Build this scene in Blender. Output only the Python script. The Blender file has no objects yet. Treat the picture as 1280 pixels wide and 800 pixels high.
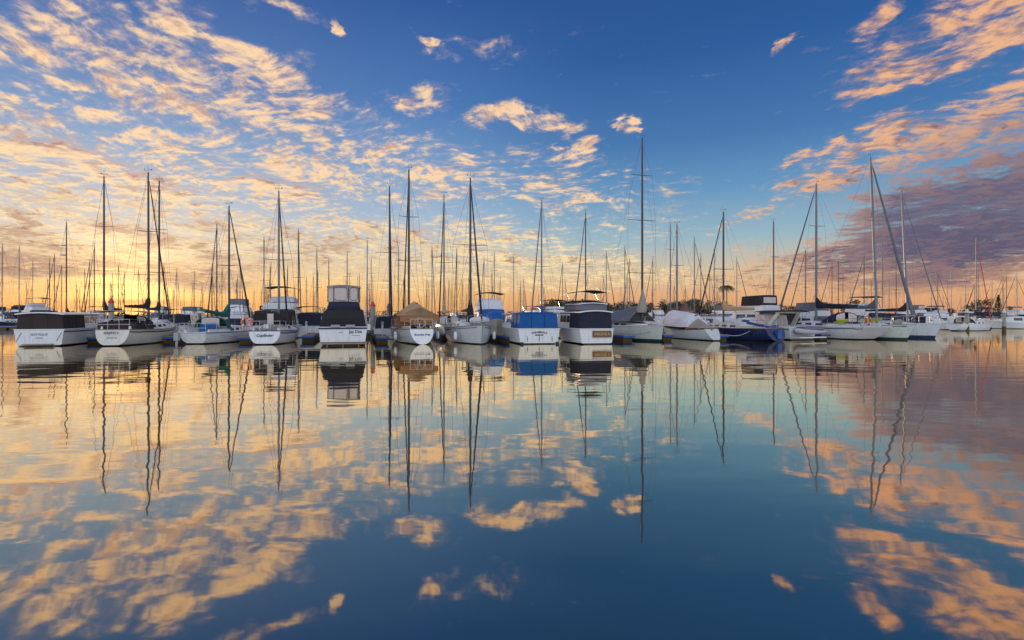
import bpy, math, random
from mathutils import Vector, Matrix, noise as mnoise
C = bpy.context.scene.collection
SC = bpy.context.scene
R = math.radians
F = 640.0; HOR = 394.0; CAMH = 1.85        # focal length in photo pixels, horizon row, eye height

# ---------------------------------------------------------------- camera
cam_d = bpy.data.cameras.new('camera'); cam_d.lens = 18; cam_d.sensor_width = 36
cam_d.clip_start = 0.1; cam_d.clip_end = 20000; cam_d.shift_y = (HOR - 400) / 1280
cam = bpy.data.objects.new('camera', cam_d); C.objects.link(cam)
cam.location = (0, 0, CAMH); cam.rotation_euler = (R(90), 0, 0); SC.camera = cam
SC.view_settings.view_transform = 'Standard'; SC.view_settings.look = 'None'
SC.view_settings.exposure = 0; SC.view_settings.gamma = 1; SC.view_settings.use_curve_mapping = False
SC.cycles.max_bounces = 6; SC.cycles.glossy_bounces = 4; SC.cycles.diffuse_bounces = 2

SUN_AZ = math.atan2(165 - 640, F); SUN_EL = R(1.5)      # azimuth measured from +Y towards +X
sun_d = bpy.data.lights.new('sun', 'SUN'); sun_d.energy = 1.5; sun_d.angle = R(0.5); sun_d.color = (1, .66, .36)
sun = bpy.data.objects.new('sun', sun_d); C.objects.link(sun)
sd = Vector((math.sin(SUN_AZ) * math.cos(SUN_EL), math.cos(SUN_AZ) * math.cos(SUN_EL), math.sin(SUN_EL)))
sun.rotation_euler = sd.to_track_quat('Z', 'Y').to_euler()

# ---------------------------------------------------------------- world: clear sunrise sky under broken cloud
def s2l(c):
    return tuple(((v / 255) / 12.92 if v / 255 <= .04045 else ((v / 255 + .055) / 1.055) ** 2.4) for v in c)
def azel(px, py):
    x, z = (px - 640) / F, (HOR - py) / F
    return math.atan2(x, 1), math.atan2(z, math.hypot(x, 1))

world = bpy.data.worlds.new('World'); SC.world = world; world.use_nodes = True
nt = world.node_tree; nt.nodes.clear(); LN = nt.links.new
def N(t, **kw):
    n = nt.nodes.new(t)
    for k, v in kw.items(): setattr(n, k, v)
    return n
def put(sock, v):
    if isinstance(v, bpy.types.NodeSocket): LN(v, sock)
    else: sock.default_value = v
def M(op, a, b=0.0, c=0.0, clamp=False):
    n = N('ShaderNodeMath', operation=op, use_clamp=clamp)
    put(n.inputs[0], a); put(n.inputs[1], b); put(n.inputs[2], c); return n.outputs[0]
def V(op, a, b=(0, 0, 0), c=None, scale=None):
    n = N('ShaderNodeVectorMath', operation=op); put(n.inputs[0], a); put(n.inputs[1], b)
    if c is not None: put(n.inputs[2], c)
    if scale is not None: put(n.inputs[3], scale)
    return n.outputs['Value'] if op in ('LENGTH', 'DOT_PRODUCT', 'DISTANCE') else n.outputs['Vector']
def XYZ(x, y, z=0.0):
    n = N('ShaderNodeCombineXYZ'); put(n.inputs[0], x); put(n.inputs[1], y); put(n.inputs[2], z); return n.outputs[0]
def MR(v, a, b, c=0.0, d=1.0, smooth=True):
    n = N('ShaderNodeMapRange', interpolation_type='SMOOTHSTEP' if smooth else 'LINEAR')
    for i, q in enumerate((v, a, b, c, d)): put(n.inputs[i], q)
    return n.outputs[0]
def MIX(f, a, b, bt='MIX'):
    n = N('ShaderNodeMix', data_type='RGBA', blend_type=bt); n.clamp_factor = True
    put(n.inputs[0], f)
    for i, q in ((6, a), (7, b)):
        put(n.inputs[i], q if isinstance(q, bpy.types.NodeSocket) else (*q, 1.0))
    return n.outputs[2]
def RAMP(f, stops):
    n = N('ShaderNodeValToRGB'); put(n.inputs[0], f); r = n.color_ramp
    while len(r.elements) < len(stops): r.elements.new(.5)
    for e, (p, c) in zip(r.elements, stops): e.position = p; e.color = (*c, 1)
    return n.outputs[0]
def NOISE(v, scale, detail=5, rough=.55, dist=0.0, lac=2.0):
    n = N('ShaderNodeTexNoise'); put(n.inputs['Vector'], v); n.inputs['Scale'].default_value = scale
    n.inputs['Detail'].default_value = detail; n.inputs['Roughness'].default_value = rough
    n.inputs['Distortion'].default_value = dist; n.inputs['Lacunarity'].default_value = lac
    return n.outputs['Fac'], n.outputs['Color']

D = V('NORMALIZE', N('ShaderNodeTexCoord').outputs['Generated'])
sep = N('ShaderNodeSeparateXYZ'); LN(D, sep.inputs[0]); dx, dy, dz = sep.outputs
zc = M('MAXIMUM', dz, 0.0)
EL = M('ARCSINE', M('MINIMUM', zc, .9999)); AZ = M('ARCTAN2', dx, dy)
AE = XYZ(AZ, EL)                                                  # sky position: azimuth, elevation (radians)
# clear sky: two colour ramps over elevation (0 .. 45 degrees), blended by azimuth, on top of the Nishita sky
E = M('MULTIPLY', EL, 1 / R(45))
def st(deg, c): return (deg / 45, s2l(c))
clearL = RAMP(E, [st(0, (240, 174, 104)), st(3, (248, 202, 140)), st(7, (204, 206, 202)), st(11, (160, 188, 216)),
                  st(16, (118, 162, 208)), st(22, (72, 124, 188)), st(32, (38, 88, 160)), st(45, (24, 62, 128))])
clearR = RAMP(E, [st(0, (224, 158, 120)), st(2, (238, 182, 132)), st(4.5, (222, 200, 168)), st(8, (158, 190, 204)),
                  st(13, (104, 156, 200)), st(18, (72, 124, 182)), st(26, (44, 96, 162)), st(45, (20, 58, 122))])
fwd = MR(AZ, R(-12), R(12))
clear = MIX(fwd, clearL, clearR)
skyt = N('ShaderNodeTexSky'); skyt.sky_type = 'NISHITA'; skyt.sun_disc = False
skyt.sun_elevation = SUN_EL; skyt.sun_rotation = SUN_AZ; skyt.air_density = 1.0; skyt.dust_density = 1.5
nish = V('SCALE', skyt.outputs[0], scale=0.10)
clear = MIX(0.10, clear, nish)
# cloud layer coordinates: the direction meets a flat layer above the sea
den = M('ADD', zc, 0.12)
P = V('DIVIDE', D, XYZ(den, den, den))
P = V('MULTIPLY', P, (1, .8, 0)); 
rot = N('ShaderNodeVectorRotate', rotation_type='Z_AXIS'); LN(P, rot.inputs[0]); rot.inputs['Angle'].default_value = R(14); P = rot.outputs[0]
wf, wc = NOISE(P, 1.3, 3, .5)
PW = V('ADD', P, V('SCALE', V('SUBTRACT', wc, (.5, .5, .5)), scale=.42))
PW = V('MULTIPLY', PW, (1, 1, 0))
n1, _ = NOISE(PW, 3.9, 9, .62)
n2, _ = NOISE(V('MULTIPLY', PW, (1.0, 1.35, 1)), 11.5, 6, .62)
n3, _ = NOISE(V('MULTIPLY', PW, (1.0, 1.2, 1)), 26, 4, .6)
TOSUN = (-.07, .045, 0)
n2s, _ = NOISE(V('MULTIPLY', V('ADD', PW, (-.02, .014, 0)), (1.0, 1.35, 1)), 11.5, 4, .62)
n1s, _ = NOISE(V('ADD', PW, TOSUN), 3.9, 6, .62)
nn = M('ADD', M('ADD', M('MULTIPLY', n1, .38), M('MULTIPLY', n2, .46)), M('MULTIPLY', n3, .16))
# coverage: soft patches laid out on the sky (photo pixel -> azimuth, elevation), edges broken by noise
af, ac = NOISE(XYZ(M('MULTIPLY', AZ, 1.0), M('MULTIPLY', EL, 2.2)), 5.5, 5, .6)
AEW = V('ADD', AE, V('MULTIPLY', V('SUBTRACT', ac, (.5, .5, .5)), (.22, .12, 0)))
def blob(px, py, rx, ry, w, ang=0):
    a, e = azel(px, py)
    ex = abs(azel(px + 1, py)[0] - a) * rx; ey = abs(azel(px, py - 1)[1] - e) * ry
    v = V('SUBTRACT', AEW, (a, e, 0))
    if ang:
        r = N('ShaderNodeVectorRotate', rotation_type='Z_AXIS'); LN(v, r.inputs[0]); r.inputs['Angle'].default_value = -R(ang); v = r.outputs[0]
    v = V('MULTIPLY', v, (1 / ex, 1 / ey, 0))
    return M('MULTIPLY', MR(V('LENGTH', v), 1.25, .35), w)
BLOBS = [(60, 215, 460, 95, .84, 0), (330, 215, 330, 60, .80, 0), (100, 300, 520, 75, .90, 0), (440, 305, 420, 58, .86, 0), (190, 100, 290, 60, .84, -5),
         (350, 112, 130, 52, .76, -12), (150, 32, 110, 26, .70, -28), (215, 30, 70, 42, .68, -20), (330, 4, 100, 22, .74, 0), (60, 60, 120, 40, .56, 0),
         (455, 180, 170, 50, .74, -6), (520, 122, 76, 24, .72, 5), (655, 152, 110, 25, .86, -2), (560, 222, 130, 40, .76, 0),
         (700, 238, 100, 34, .72, 0), (660, 328, 170, 18, .92, 0), (535, 48, 20, 11, .86, 0), (788, 150, 19, 12, .90, 12),
         (981, 56, 18, 13, .92, 20), (240, 42, 40, 16, .86, -15), (415, 28, 17, 11, .86, -40), (720, 182, 34, 14, .78, 0), (600, 60, 90, 24, .60, 0), (690, 205, 70, 20, .70, 0),
         (780, 260, 130, 70, .50, 0), (1200, 262, 260, 95, .98, 18), (1080, 205, 180, 50, .86, 16), (1240, 150, 180, 70, .88, 18), (1190, 50, 170, 66, .86, 14), (1150, 95, 130, 30, .8, 10), (300, 150, 260, 30, .80, -4), (60, 130, 160, 30, .84, 0), (110, 45, 130, 34, .74, -20),
         (1270, 25, 90, 50, .84, 0), (1090, 22, 60, 26, .74, 20), (995, 192, 80, 16, .74, 16), (1130, 318, 290, 58, 1.0, 4), (1260, 300, 330, 74, 1.2, 0), (1250, 225, 180, 70, 1.0, 10), (940, 268, 70, 14, .74, 18),
         (640, 348, 700, 22, .74, 0), (130, 335, 320, 26, 1.08, 0), (880, 345, 170, 18, .84, 0), (1180, 352, 190, 16, .95, 0)]
cov = 0.0
for i, b in enumerate(BLOBS):
    cov = blob(*b) if i == 0 else M('MAXIMUM', cov, blob(*b))
back = MR(M('ABSOLUTE', AZ), R(52), R(75)); cov = M('MAXIMUM', cov, M('MULTIPLY', back, .62))
thr = M('SUBTRACT', .655, M('MULTIPLY', cov, .235))
dens = M('ADD', M('MULTIPLY', MR(M('SUBTRACT', nn, thr), -.020, .10), .84), M('MULTIPLY', MR(M('SUBTRACT', nn, thr), -.085, .03), .16))
veil = M('MAXIMUM', blob(1270, 280, 300, 95, 1.0, 6), blob(1180, 330, 260, 40, .75, 0))
dens = M('MAXIMUM', dens, M('MULTIPLY', M('MULTIPLY', MR(M('ADD', n1, M('MULTIPLY', veil, .30)), .52, .74), MR(veil, .05, .5)), .92))
dens = M('MULTIPLY', dens, MR(EL, R(.9), R(3.0)))
thick = MR(M('SUBTRACT', nn, thr), .02, .17)                       # how deep into the cloud
relief = MR(M('ADD', M('SUBTRACT', n1s, n1), M('MULTIPLY', M('SUBTRACT', n2s, n2), .8)), -.14, .14)                   # 1 on the side turned to the sun... the layer thins that way
shade = M('ADD', M('MULTIPLY', thick, .78), M('MULTIPLY', M('SUBTRACT', relief, .45), 1.05), clamp=True)
right = MR(AZ, R(10), R(34)); low = MR(EL, R(17), R(4))
litL = MIX(low, s2l((255, 216, 172)), s2l((255, 228, 172)))
litR = MIX(low, s2l((242, 184, 138)), s2l((216, 158, 120)))
shL = MIX(low, s2l((176, 140, 140)), s2l((160, 122, 116)))
shR = MIX(low, s2l((124, 108, 124)), s2l((90, 86, 114)))
heavy = M('MAXIMUM', blob(1255, 262, 320, 120, 1.0, 12), blob(1120, 325, 190, 34, .8, 0))
shade = M('MAXIMUM', shade, M('MULTIPLY', heavy, M('ADD', .90, M('MULTIPLY', relief, .22)))) 
bank = M('MAXIMUM', blob(110, 332, 330, 26, 1.0, 0), M('MULTIPLY', blob(220, 300, 420, 50, 1.0, 0), MR(n1, .47, .58)))
shade = M('MAXIMUM', shade, M('MULTIPLY', bank, .80))
cloud = MIX(shade, MIX(right, litL, litR), MIX(right, shL, shR))
col = MIX(M('MULTIPLY', dens, .97), clear, cloud)
# glow of the sun behind the low cloud
sdn = V('DOT_PRODUCT', D, tuple(Vector((math.sin(SUN_AZ), math.cos(SUN_AZ), math.tan(R(2.6)))).normalized()))
ga = M('ARCCOSINE', M('MINIMUM', sdn, .99999))
g1 = M('POWER', 2.718, M('MULTIPLY', M('MULTIPLY', ga, ga), -1 / (R(3.4) ** 2)))
g2 = M('POWER', 2.718, M('MULTIPLY', ga, -1 / R(11)))
glow = V('ADD', V('SCALE', (1.0, .62, .16), scale=M('MULTIPLY', g1, .9)), V('SCALE', (1.0, .64, .24), scale=M('MULTIPLY', g2, .22)))
streak, _ = NOISE(XYZ(M('MULTIPLY', AZ, 2.5), M('MULTIPLY', EL, 34)), 1.6, 5, .6)
sk = MR(streak, .36, .62, .35, 1.25); sk = M('ADD', M('MULTIPLY', M('SUBTRACT', sk, .9), MR(EL, R(11), R(3))), .9)
glow = V('SCALE', glow, scale=sk)
col = V('ADD', col, glow)
# unseen sky behind the camera, brightened as added fill light for the sterns
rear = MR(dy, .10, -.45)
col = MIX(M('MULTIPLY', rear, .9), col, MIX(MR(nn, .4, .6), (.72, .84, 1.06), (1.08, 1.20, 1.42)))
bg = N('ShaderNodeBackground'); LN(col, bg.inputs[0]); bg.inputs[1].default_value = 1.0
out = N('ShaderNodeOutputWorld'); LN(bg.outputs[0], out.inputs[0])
world.cycles.sampling_method = 'MANUAL'; world.cycles.sample_map_resolution = 512

# ---------------------------------------------------------------- materials
MATS = {}
def mat(name, col, rough=.5, metal=0.0, var=.12, scale=3.0, bump=0.0, bscale=20.0, spec=.5, grime=0.0, alpha=1.0):
    if name in MATS: return MATS[name]
    m = bpy.data.materials.new(name); m.use_nodes = True; t = m.node_tree; b = t.nodes['Principled BSDF']
    b.inputs['Roughness'].default_value = rough; b.inputs['Metallic'].default_value = metal
    b.inputs['Specular IOR Level'].default_value = spec
    tc = t.nodes.new('ShaderNodeTexCoord'); n = t.nodes.new('ShaderNodeTexNoise'); n.inputs['Scale'].default_value = scale
    n.inputs['Detail'].default_value = 5; n.inputs['Roughness'].default_value = .6
    t.links.new(tc.outputs['Object'], n.inputs['Vector'])
    mx = t.nodes.new('ShaderNodeMix'); mx.data_type = 'RGBA'
    t.links.new(n.outputs['Fac'], mx.inputs[0])
    mx.inputs[6].default_value = (*[c * (1 - var) for c in col], 1); mx.inputs[7].default_value = (*[min(c * (1 + var), 1) for c in col], 1)
    o = mx.outputs[2]
    if grime:                                                     # weathering streaks that run down the surface
        mp = t.nodes.new('ShaderNodeMapping'); mp.inputs['Scale'].default_value = (7, 7, .7); t.links.new(tc.outputs['Object'], mp.inputs[0])
        n2 = t.nodes.new('ShaderNodeTexNoise'); n2.inputs['Scale'].default_value = 1.5; n2.inputs['Detail'].default_value = 4
        t.links.new(mp.outputs[0], n2.inputs['Vector'])
        rr = t.nodes.new('ShaderNodeMapRange'); rr.inputs[1].default_value = .5; rr.inputs[2].default_value = .75; rr.inputs[4].default_value = grime
        t.links.new(n2.outputs['Fac'], rr.inputs[0])
        m2 = t.nodes.new('ShaderNodeMix'); m2.data_type = 'RGBA'; t.links.new(rr.outputs[0], m2.inputs[0]); t.links.new(o, m2.inputs[6])
        m2.inputs[7].default_value = (.22, .20, .16, 1); o = m2.outputs[2]
    t.links.new(o, b.inputs['Base Color'])
    if bump:
        nb = t.nodes.new('ShaderNodeTexNoise'); nb.inputs['Scale'].default_value = bscale; nb.inputs['Detail'].default_value = 3
        t.links.new(tc.outputs['Object'], nb.inputs['Vector'])
        bp = t.nodes.new('ShaderNodeBump'); bp.inputs['Strength'].default_value = bump; bp.inputs['Distance'].default_value = .05
        t.links.new(nb.outputs['Fac'], bp.inputs['Height']); t.links.new(bp.outputs[0], b.inputs['Normal'])
    MATS[name] = m; return m
def hull_mat(name, col, foul=(.02, .02, .025), boot=None, zf=.07, zb=.13):
    """painted topsides, weathered; antifouling below zf and a boot stripe up to zb (object height)"""
    if name in MATS: return MATS[name]
    m = mat(name, col, rough=.28, var=.05, scale=1.2, grime=.28); t = m.node_tree; b = t.nodes['Principled BSDF']
    src = b.inputs['Base Color'].links[0].from_socket
    tc = t.nodes.new('ShaderNodeTexCoord'); sp = t.nodes.new('ShaderNodeSeparateXYZ'); t.links.new(tc.outputs['Object'], sp.inputs[0])
    o = src
    for z, c in (((zb, boot),) if boot else ()) + ((zf, foul),):
        lt = t.nodes.new('ShaderNodeMath'); lt.operation = 'LESS_THAN'; lt.inputs[1].default_value = z; t.links.new(sp.outputs[2], lt.inputs[0])
        x = t.nodes.new('ShaderNodeMix'); x.data_type = 'RGBA'; t.links.new(lt.outputs[0], x.inputs[0]); t.links.new(o, x.inputs[6]); x.inputs[7].default_value = (*c, 1); o = x.outputs[2]
    t.links.new(o, b.inputs['Base Color']); return m

# water
def water_material():
    m = bpy.data.materials.new('still harbour water'); m.use_nodes = True; t = m.node_tree; t.nodes.clear()
    L = t.links.new; nn_ = t.nodes.new
    geo = nn_('ShaderNodeNewGeometry')
    def nz(sc, mp, det):
        a = nn_('ShaderNodeMapping'); a.inputs['Scale'].default_value = mp; a.inputs['Rotation'].default_value = (0, 0, R(12)); L(geo.outputs['Position'], a.inputs[0])
        b = nn_('ShaderNodeTexNoise'); b.inputs['Scale'].default_value = sc; b.inputs['Detail'].default_value = det; b.inputs['Roughness'].default_value = .45
        L(a.outputs[0], b.inputs['Vector']); return b.outputs['Fac']
    a1 = nz(.9, (.55, 1.4, 1), 1); a2 = nz(3.2, (.6, 1.3, 1), 2)
    patch = nz(.05, (1, 1, 1), 2)
    br = nn_('ShaderNodeMapRange'); br.inputs[1].default_value = .42; br.inputs[2].default_value = .62; br.inputs[3].default_value = .028; br.inputs[4].default_value = .062; L(nz(.035, (.5, 1.8, 1), 4), br.inputs[0])
    pr = nn_('ShaderNodeMapRange'); pr.inputs[1].default_value = .35; pr.inputs[2].default_value = .7; pr.inputs[3].default_value = .5; pr.inputs[4].default_value = 1.5; L(patch, pr.inputs[0])
    def ml(a, k):
        q = nn_('ShaderNodeMath'); q.operation = 'MULTIPLY'; L(a, q.inputs[0])
        if isinstance(k, float): q.inputs[1].default_value = k
        else: L(k, q.inputs[1])
        return q.outputs[0]
    ad = nn_('ShaderNodeMath'); ad.operation = 'ADD'; L(ml(a1, 1.0), ad.inputs[0]); L(ml(a2, .09), ad.inputs[1])
    bp = nn_('ShaderNodeBump'); bp.inputs['Strength'].default_value = 1.0; bp.inputs['Distance'].default_value = WAVE
    L(ml(ad.outputs[0], pr.outputs[0]), bp.inputs['Height'])
    g = nn_('ShaderNodeBsdfGlossy'); L(br.outputs[0], g.inputs['Roughness']); g.inputs['Color'].default_value = (1.0, .87, .66, 1); L(bp.outputs[0], g.inputs['Normal'])
    d = nn_('ShaderNodeBsdfDiffuse'); d.inputs['Color'].default_value = (.004, .022, .032, 1)
    fr = nn_('ShaderNodeFresnel'); fr.inputs['IOR'].default_value = 1.333
    mr = nn_('ShaderNodeMapRange'); L(fr.outputs[0], mr.inputs[0]); mr.inputs[1].default_value = .02; mr.inputs[2].default_value = .40
    mr.inputs[3].default_value = .45; mr.inputs[4].default_value = .97
    mx = nn_('ShaderNodeMixShader'); L(mr.outputs[0], mx.inputs[0]); L(d.outputs[0], mx.inputs[1]); L(g.outputs[0], mx.inputs[2])
    o = nn_('ShaderNodeOutputMaterial'); L(mx.outputs[0], o.inputs[0]); return m
WAVE = .0075
# ---------------------------------------------------------------- mesh helpers
class MB:
    """collects vertices and faces; build() links them as ONE mesh object"""
    def __init__(s): s.v = []; s.f = []; s.m = []; s.mi = 0; s.k = []
    def add(s, vs, fs):
        k = len(s.v); s.k.append((k, len(s.f))); s.v += [tuple(p) for p in vs]
        for f in fs: s.f.append([i + k for i in f]); s.m.append(s.mi)
        return s
    def box(s, x0, x1, y0, y1, z0, z1):
        vs = [(x, y, z) for z in (z0, z1) for y in (y0, y1) for x in (x0, x1)]
        return s.add(vs, [(0, 2, 3, 1), (4, 5, 7, 6), (0, 1, 5, 4), (2, 6, 7, 3), (0, 4, 6, 2), (1, 3, 7, 5)])
    def cbox(s, x, y, z, w, d, h): return s.box(x - w / 2, x + w / 2, y - d / 2, y + d / 2, z, z + h)
    def tube(s, pts, r, n=6, caps=True, closed=False, sq=1.0):
        pts = [Vector(p) for p in pts]; rs = r if isinstance(r, (list, tuple)) else [r] * len(pts)
        rings = []; m = len(pts)
        up0 = Vector((0, 0, 1))
        for i, p in enumerate(pts):
            if closed: d = pts[(i + 1) % m] - pts[i - 1]
            else: d = pts[min(i + 1, m - 1)] - pts[max(i - 1, 0)]
            if d.length < 1e-9: d = Vector((0, 0, 1))
            d.normalize(); up = up0 if abs(d.z) < .95 else Vector((1, 0, 0))
            a = d.cross(up).normalized(); b = a.cross(d).normalized()
            rings.append([p + a * math.cos(2 * math.pi * k / n) * rs[i] + b * math.sin(2 * math.pi * k / n) * rs[i] * sq for k in range(n)])
        fs = []; q = m if closed else m - 1
        for i in range(q):
            j = (i + 1) % m
            for k in range(n): fs.append((i * n + k, i * n + (k + 1) % n, j * n + (k + 1) % n, j * n + k))
        if caps and not closed: fs += [tuple(range(n))[::-1], tuple(range((m - 1) * n, m * n))]
        return s.add([v for rg in rings for v in rg], fs)
    def loft(s, secs, capa=True, capb=True, closed=True):
        n = len(secs[0]); fs = []
        for i in range(len(secs) - 1):
            for k in range(n if closed else n - 1): fs.append((i * n + k, i * n + (k + 1) % n, (i + 1) * n + (k + 1) % n, (i + 1) * n + k))
        if capa: fs.append(tuple(range(n))[::-1])
        if capb: fs.append(tuple(range((len(secs) - 1) * n, len(secs) * n)))
        return s.add([v for q in secs for v in q], fs)
    def build(s, name, m, parent=None, smooth=False, loc=None):
        me = bpy.data.meshes.new(name); me.from_pydata(s.v, [], s.f)
        ms = m if isinstance(m, (list, tuple)) else [m]
        for q in ms: me.materials.append(q)
        for p, i in zip(me.polygons, s.m): p.material_index = i; p.use_smooth = smooth
        me.validate(); me.update()
        if smooth:
            try: me.shade_smooth(); me.set_sharp_from_angle(angle=R(38))
            except Exception: pass
        o = bpy.data.objects.new(name, me); C.objects.link(o)
        if parent: o.parent = parent
        if loc: o.location = loc
        return o
def build_each(mb, name, m, parent=None, smooth=False):
    """every piece that was added becomes a part of its own"""
    ks = mb.k + [(len(mb.v), len(mb.f))]; out = []
    for (v0, f0), (v1, f1) in zip(ks, ks[1:]):
        q = MB(); q.add(mb.v[v0:v1], [[i - v0 for i in f] for f in mb.f[f0:f1]]); out.append(q.build(name, m, parent, smooth))
    return out
def arc(n, a0, a1): return [a0 + (a1 - a0) * i / (n - 1) for i in range(n)]
def thing(name, label, cat, loc=(0, 0, 0), rz=0, group=None):
    o = bpy.data.objects.new(name, None); C.objects.link(o); o.empty_display_size = .5
    o.location = loc; o.rotation_euler = (0, 0, R(rz)); o['label'] = label; o['category'] = cat
    if group: o['group'] = group
    return o
def tag(o, label, cat, group=None):
    o['label'] = label; o['category'] = cat
    if group: o['group'] = group
    return o
def copy_tree(o, parent=None):
    c = o.copy(); C.objects.link(c); c.parent = parent
    for ch in o.children: copy_tree(ch, c)
    return c
def at(px, py, z=0.0):
    """the point on the water seen at photo pixel px, py"""
    Y = F * CAMH / (py - HOR); return ((px - 640) / F * Y, Y, z)
def text_part(s, size, m, parent, loc, rot=(90, 0, 0), font_shear=0, arcr=0, name='lettering', sx=1.0):
    cu = bpy.data.curves.new(name, 'FONT'); cu.body = s; cu.size = size; cu.align_x = 'CENTER'; cu.align_y = 'CENTER'; cu.shear = font_shear
    cu.extrude = .003; cu.resolution_u = 2; cu.offset = .004
    ob = bpy.data.objects.new(name, cu); C.objects.link(ob)
    dg = bpy.context.evaluated_depsgraph_get(); me = bpy.data.meshes.new_from_object(ob.evaluated_get(dg))
    bpy.data.objects.remove(ob); bpy.data.curves.remove(cu)
    for v in me.vertices:
        v.co.x *= sx
        if arcr:
            a = v.co.x / arcr; r = arcr + v.co.y; v.co.x, v.co.y = r * math.sin(a), r * math.cos(a) - arcr
    me.materials.clear(); me.materials.append(m); me.name = name
    o = bpy.data.objects.new(name, me); C.objects.link(o); o.parent = parent; o.location = loc; o.rotation_euler = [R(a) for a in rot]
    return o
def struct(name, mb, m, smooth=False):
    o = mb.build(name, m, None, smooth); o['kind'] = 'structure'; return o

# ---------------------------------------------------------------- the setting
wm = MB(); wm.add([(-6000, -400, 0), (6000, -400, 0), (6000, 9000, 0), (-6000, 9000, 0)], [(0, 1, 2, 3)])
struct('water', wm, water_material())
# ---------------------------------------------------------------- shared materials
GEL = (.80, .80, .79); 
M_ = {
 'white': mat('white gelcoat', GEL, .3, var=.05, grime=.18), 'cream': mat('cream gelcoat', (.66, .62, .52), .35, var=.06, grime=.22),
 'deck': mat('pale deck paint', (.66, .66, .63), .6, var=.10, grime=.2), 'grey': mat('grey paint', (.35, .36, .38), .5),
 'glass': mat('dark tinted window', (.05, .055, .07), .08, var=.3, spec=.8), 'violet': mat('violet curtain window', (.12, .12, .24), .25, var=.2),
 'black': mat('black canvas', (.018, .016, .019), .85, var=.25, bump=.5, bscale=5), 'brown': mat('dark brown canvas', (.036, .022, .020), .8, var=.3, bump=.5, bscale=4),
 'navy': mat('navy canvas', (.016, .019, .040), .85, var=.25, bump=.6, bscale=5), 'blue': mat('bright blue canvas', (.004, .095, .32), .8, var=.2, bump=.6, bscale=5),
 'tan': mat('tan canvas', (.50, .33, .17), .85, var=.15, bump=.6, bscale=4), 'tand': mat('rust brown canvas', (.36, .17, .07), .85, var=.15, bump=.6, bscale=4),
 'green': mat('green canvas', (.02, .15, .11), .85, var=.25, bump=.6, bscale=5), 'greyc': mat('grey canvas', (.15, .15, .18), .85, var=.2, bump=.6, bscale=5),
 'pale': mat('pale white canvas', (.72, .70, .74), .85, var=.08, bump=.7, bscale=3), 'dkgreen': mat('olive black canvas', (.035, .04, .032), .9, var=.2, bump=.6, bscale=4),
 'clear': mat('milky clear vinyl', (.62, .52, .48), .25, var=.18), 'khaki': mat('khaki grey canvas', (.34, .30, .25), .85, var=.2, bump=.6, bscale=4),
 'steel': mat('stainless tube', (.55, .55, .56), .25, metal=.9, var=.08), 'wire': mat('rigging wire', (.16, .16, .17), .4, metal=.5),
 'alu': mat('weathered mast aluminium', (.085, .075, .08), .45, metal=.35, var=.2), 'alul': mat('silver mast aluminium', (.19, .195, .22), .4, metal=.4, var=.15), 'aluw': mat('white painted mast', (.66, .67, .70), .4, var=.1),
 'wood': mat('varnished timber', (.20, .085, .035), .35, var=.3, scale=9), 'teak': mat('weathered teak', (.30, .24, .17), .7, var=.25, scale=12),
 'rub': mat('black rubber', (.025, .025, .025), .7), 'navyp': mat('navy paint', (.02, .035, .12), .4), 'brownp': mat('brown paint stripe', (.09, .05, .035), .5),
 'red': mat('red plastic', (.55, .05, .05), .5), 'orange': mat('faded orange plastic', (.70, .20, .10), .5), 'lime': mat('yellow green cloth', (.42, .50, .03), .7, var=.2),
 'blued': mat('blue dock fender strip', (.012, .09, .36), .6, var=.25), 'concrete': mat('grey concrete', (.34, .33, .31), .85, var=.2, bump=.4, bscale=12),
 'dark': mat('dark float', (.035, .03, .026), .8, var=.4), 'olive': mat('slimy float', (.10, .075, .03), .8, var=.4),
 'ink': mat('dark lettering', (.03, .03, .05), .5), 'inkb': mat('blue lettering', (.03, .06, .30), .5), 'inkg': mat('pale grey lettering', (.30, .34, .42), .5), 'gold': mat('gold lettering', (.50, .38, .16), .4),
 'bluet': mat('blue tarpaulin', (.03, .10, .34), .55, var=.3, bump=.8, bscale=4), 'dinghy': mat('grey inflatable rubber', (.42, .43, .47), .6, var=.12),
}
HW = hull_mat('white hull', (.78, .79, .80), foul=(.02, .018, .016)); HWN = hull_mat('white hull with navy boot stripe', (.76, .78, .80), boot=(.01, .03, .14), zb=.16)
HC = hull_mat('cream hull', (.70, .67, .58)); HG = hull_mat('pale green white hull', (.66, .70, .64), foul=(.015, .018, .02), boot=(.01, .06, .08), zf=.03, zb=.16)
HB = hull_mat('deep blue hull', (.006, .018, .085), foul=(.015, .015, .03)); HGR = hull_mat('grey white hull', (.58, .61, .62)); HWR = hull_mat('white hull with brown foul', (.78, .78, .78), foul=(.10, .05, .025), zf=.22)
HWB = hull_mat('white hull blue boot', (.74, .77, .80), foul=(.005, .03, .11), zf=.22)

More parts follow.
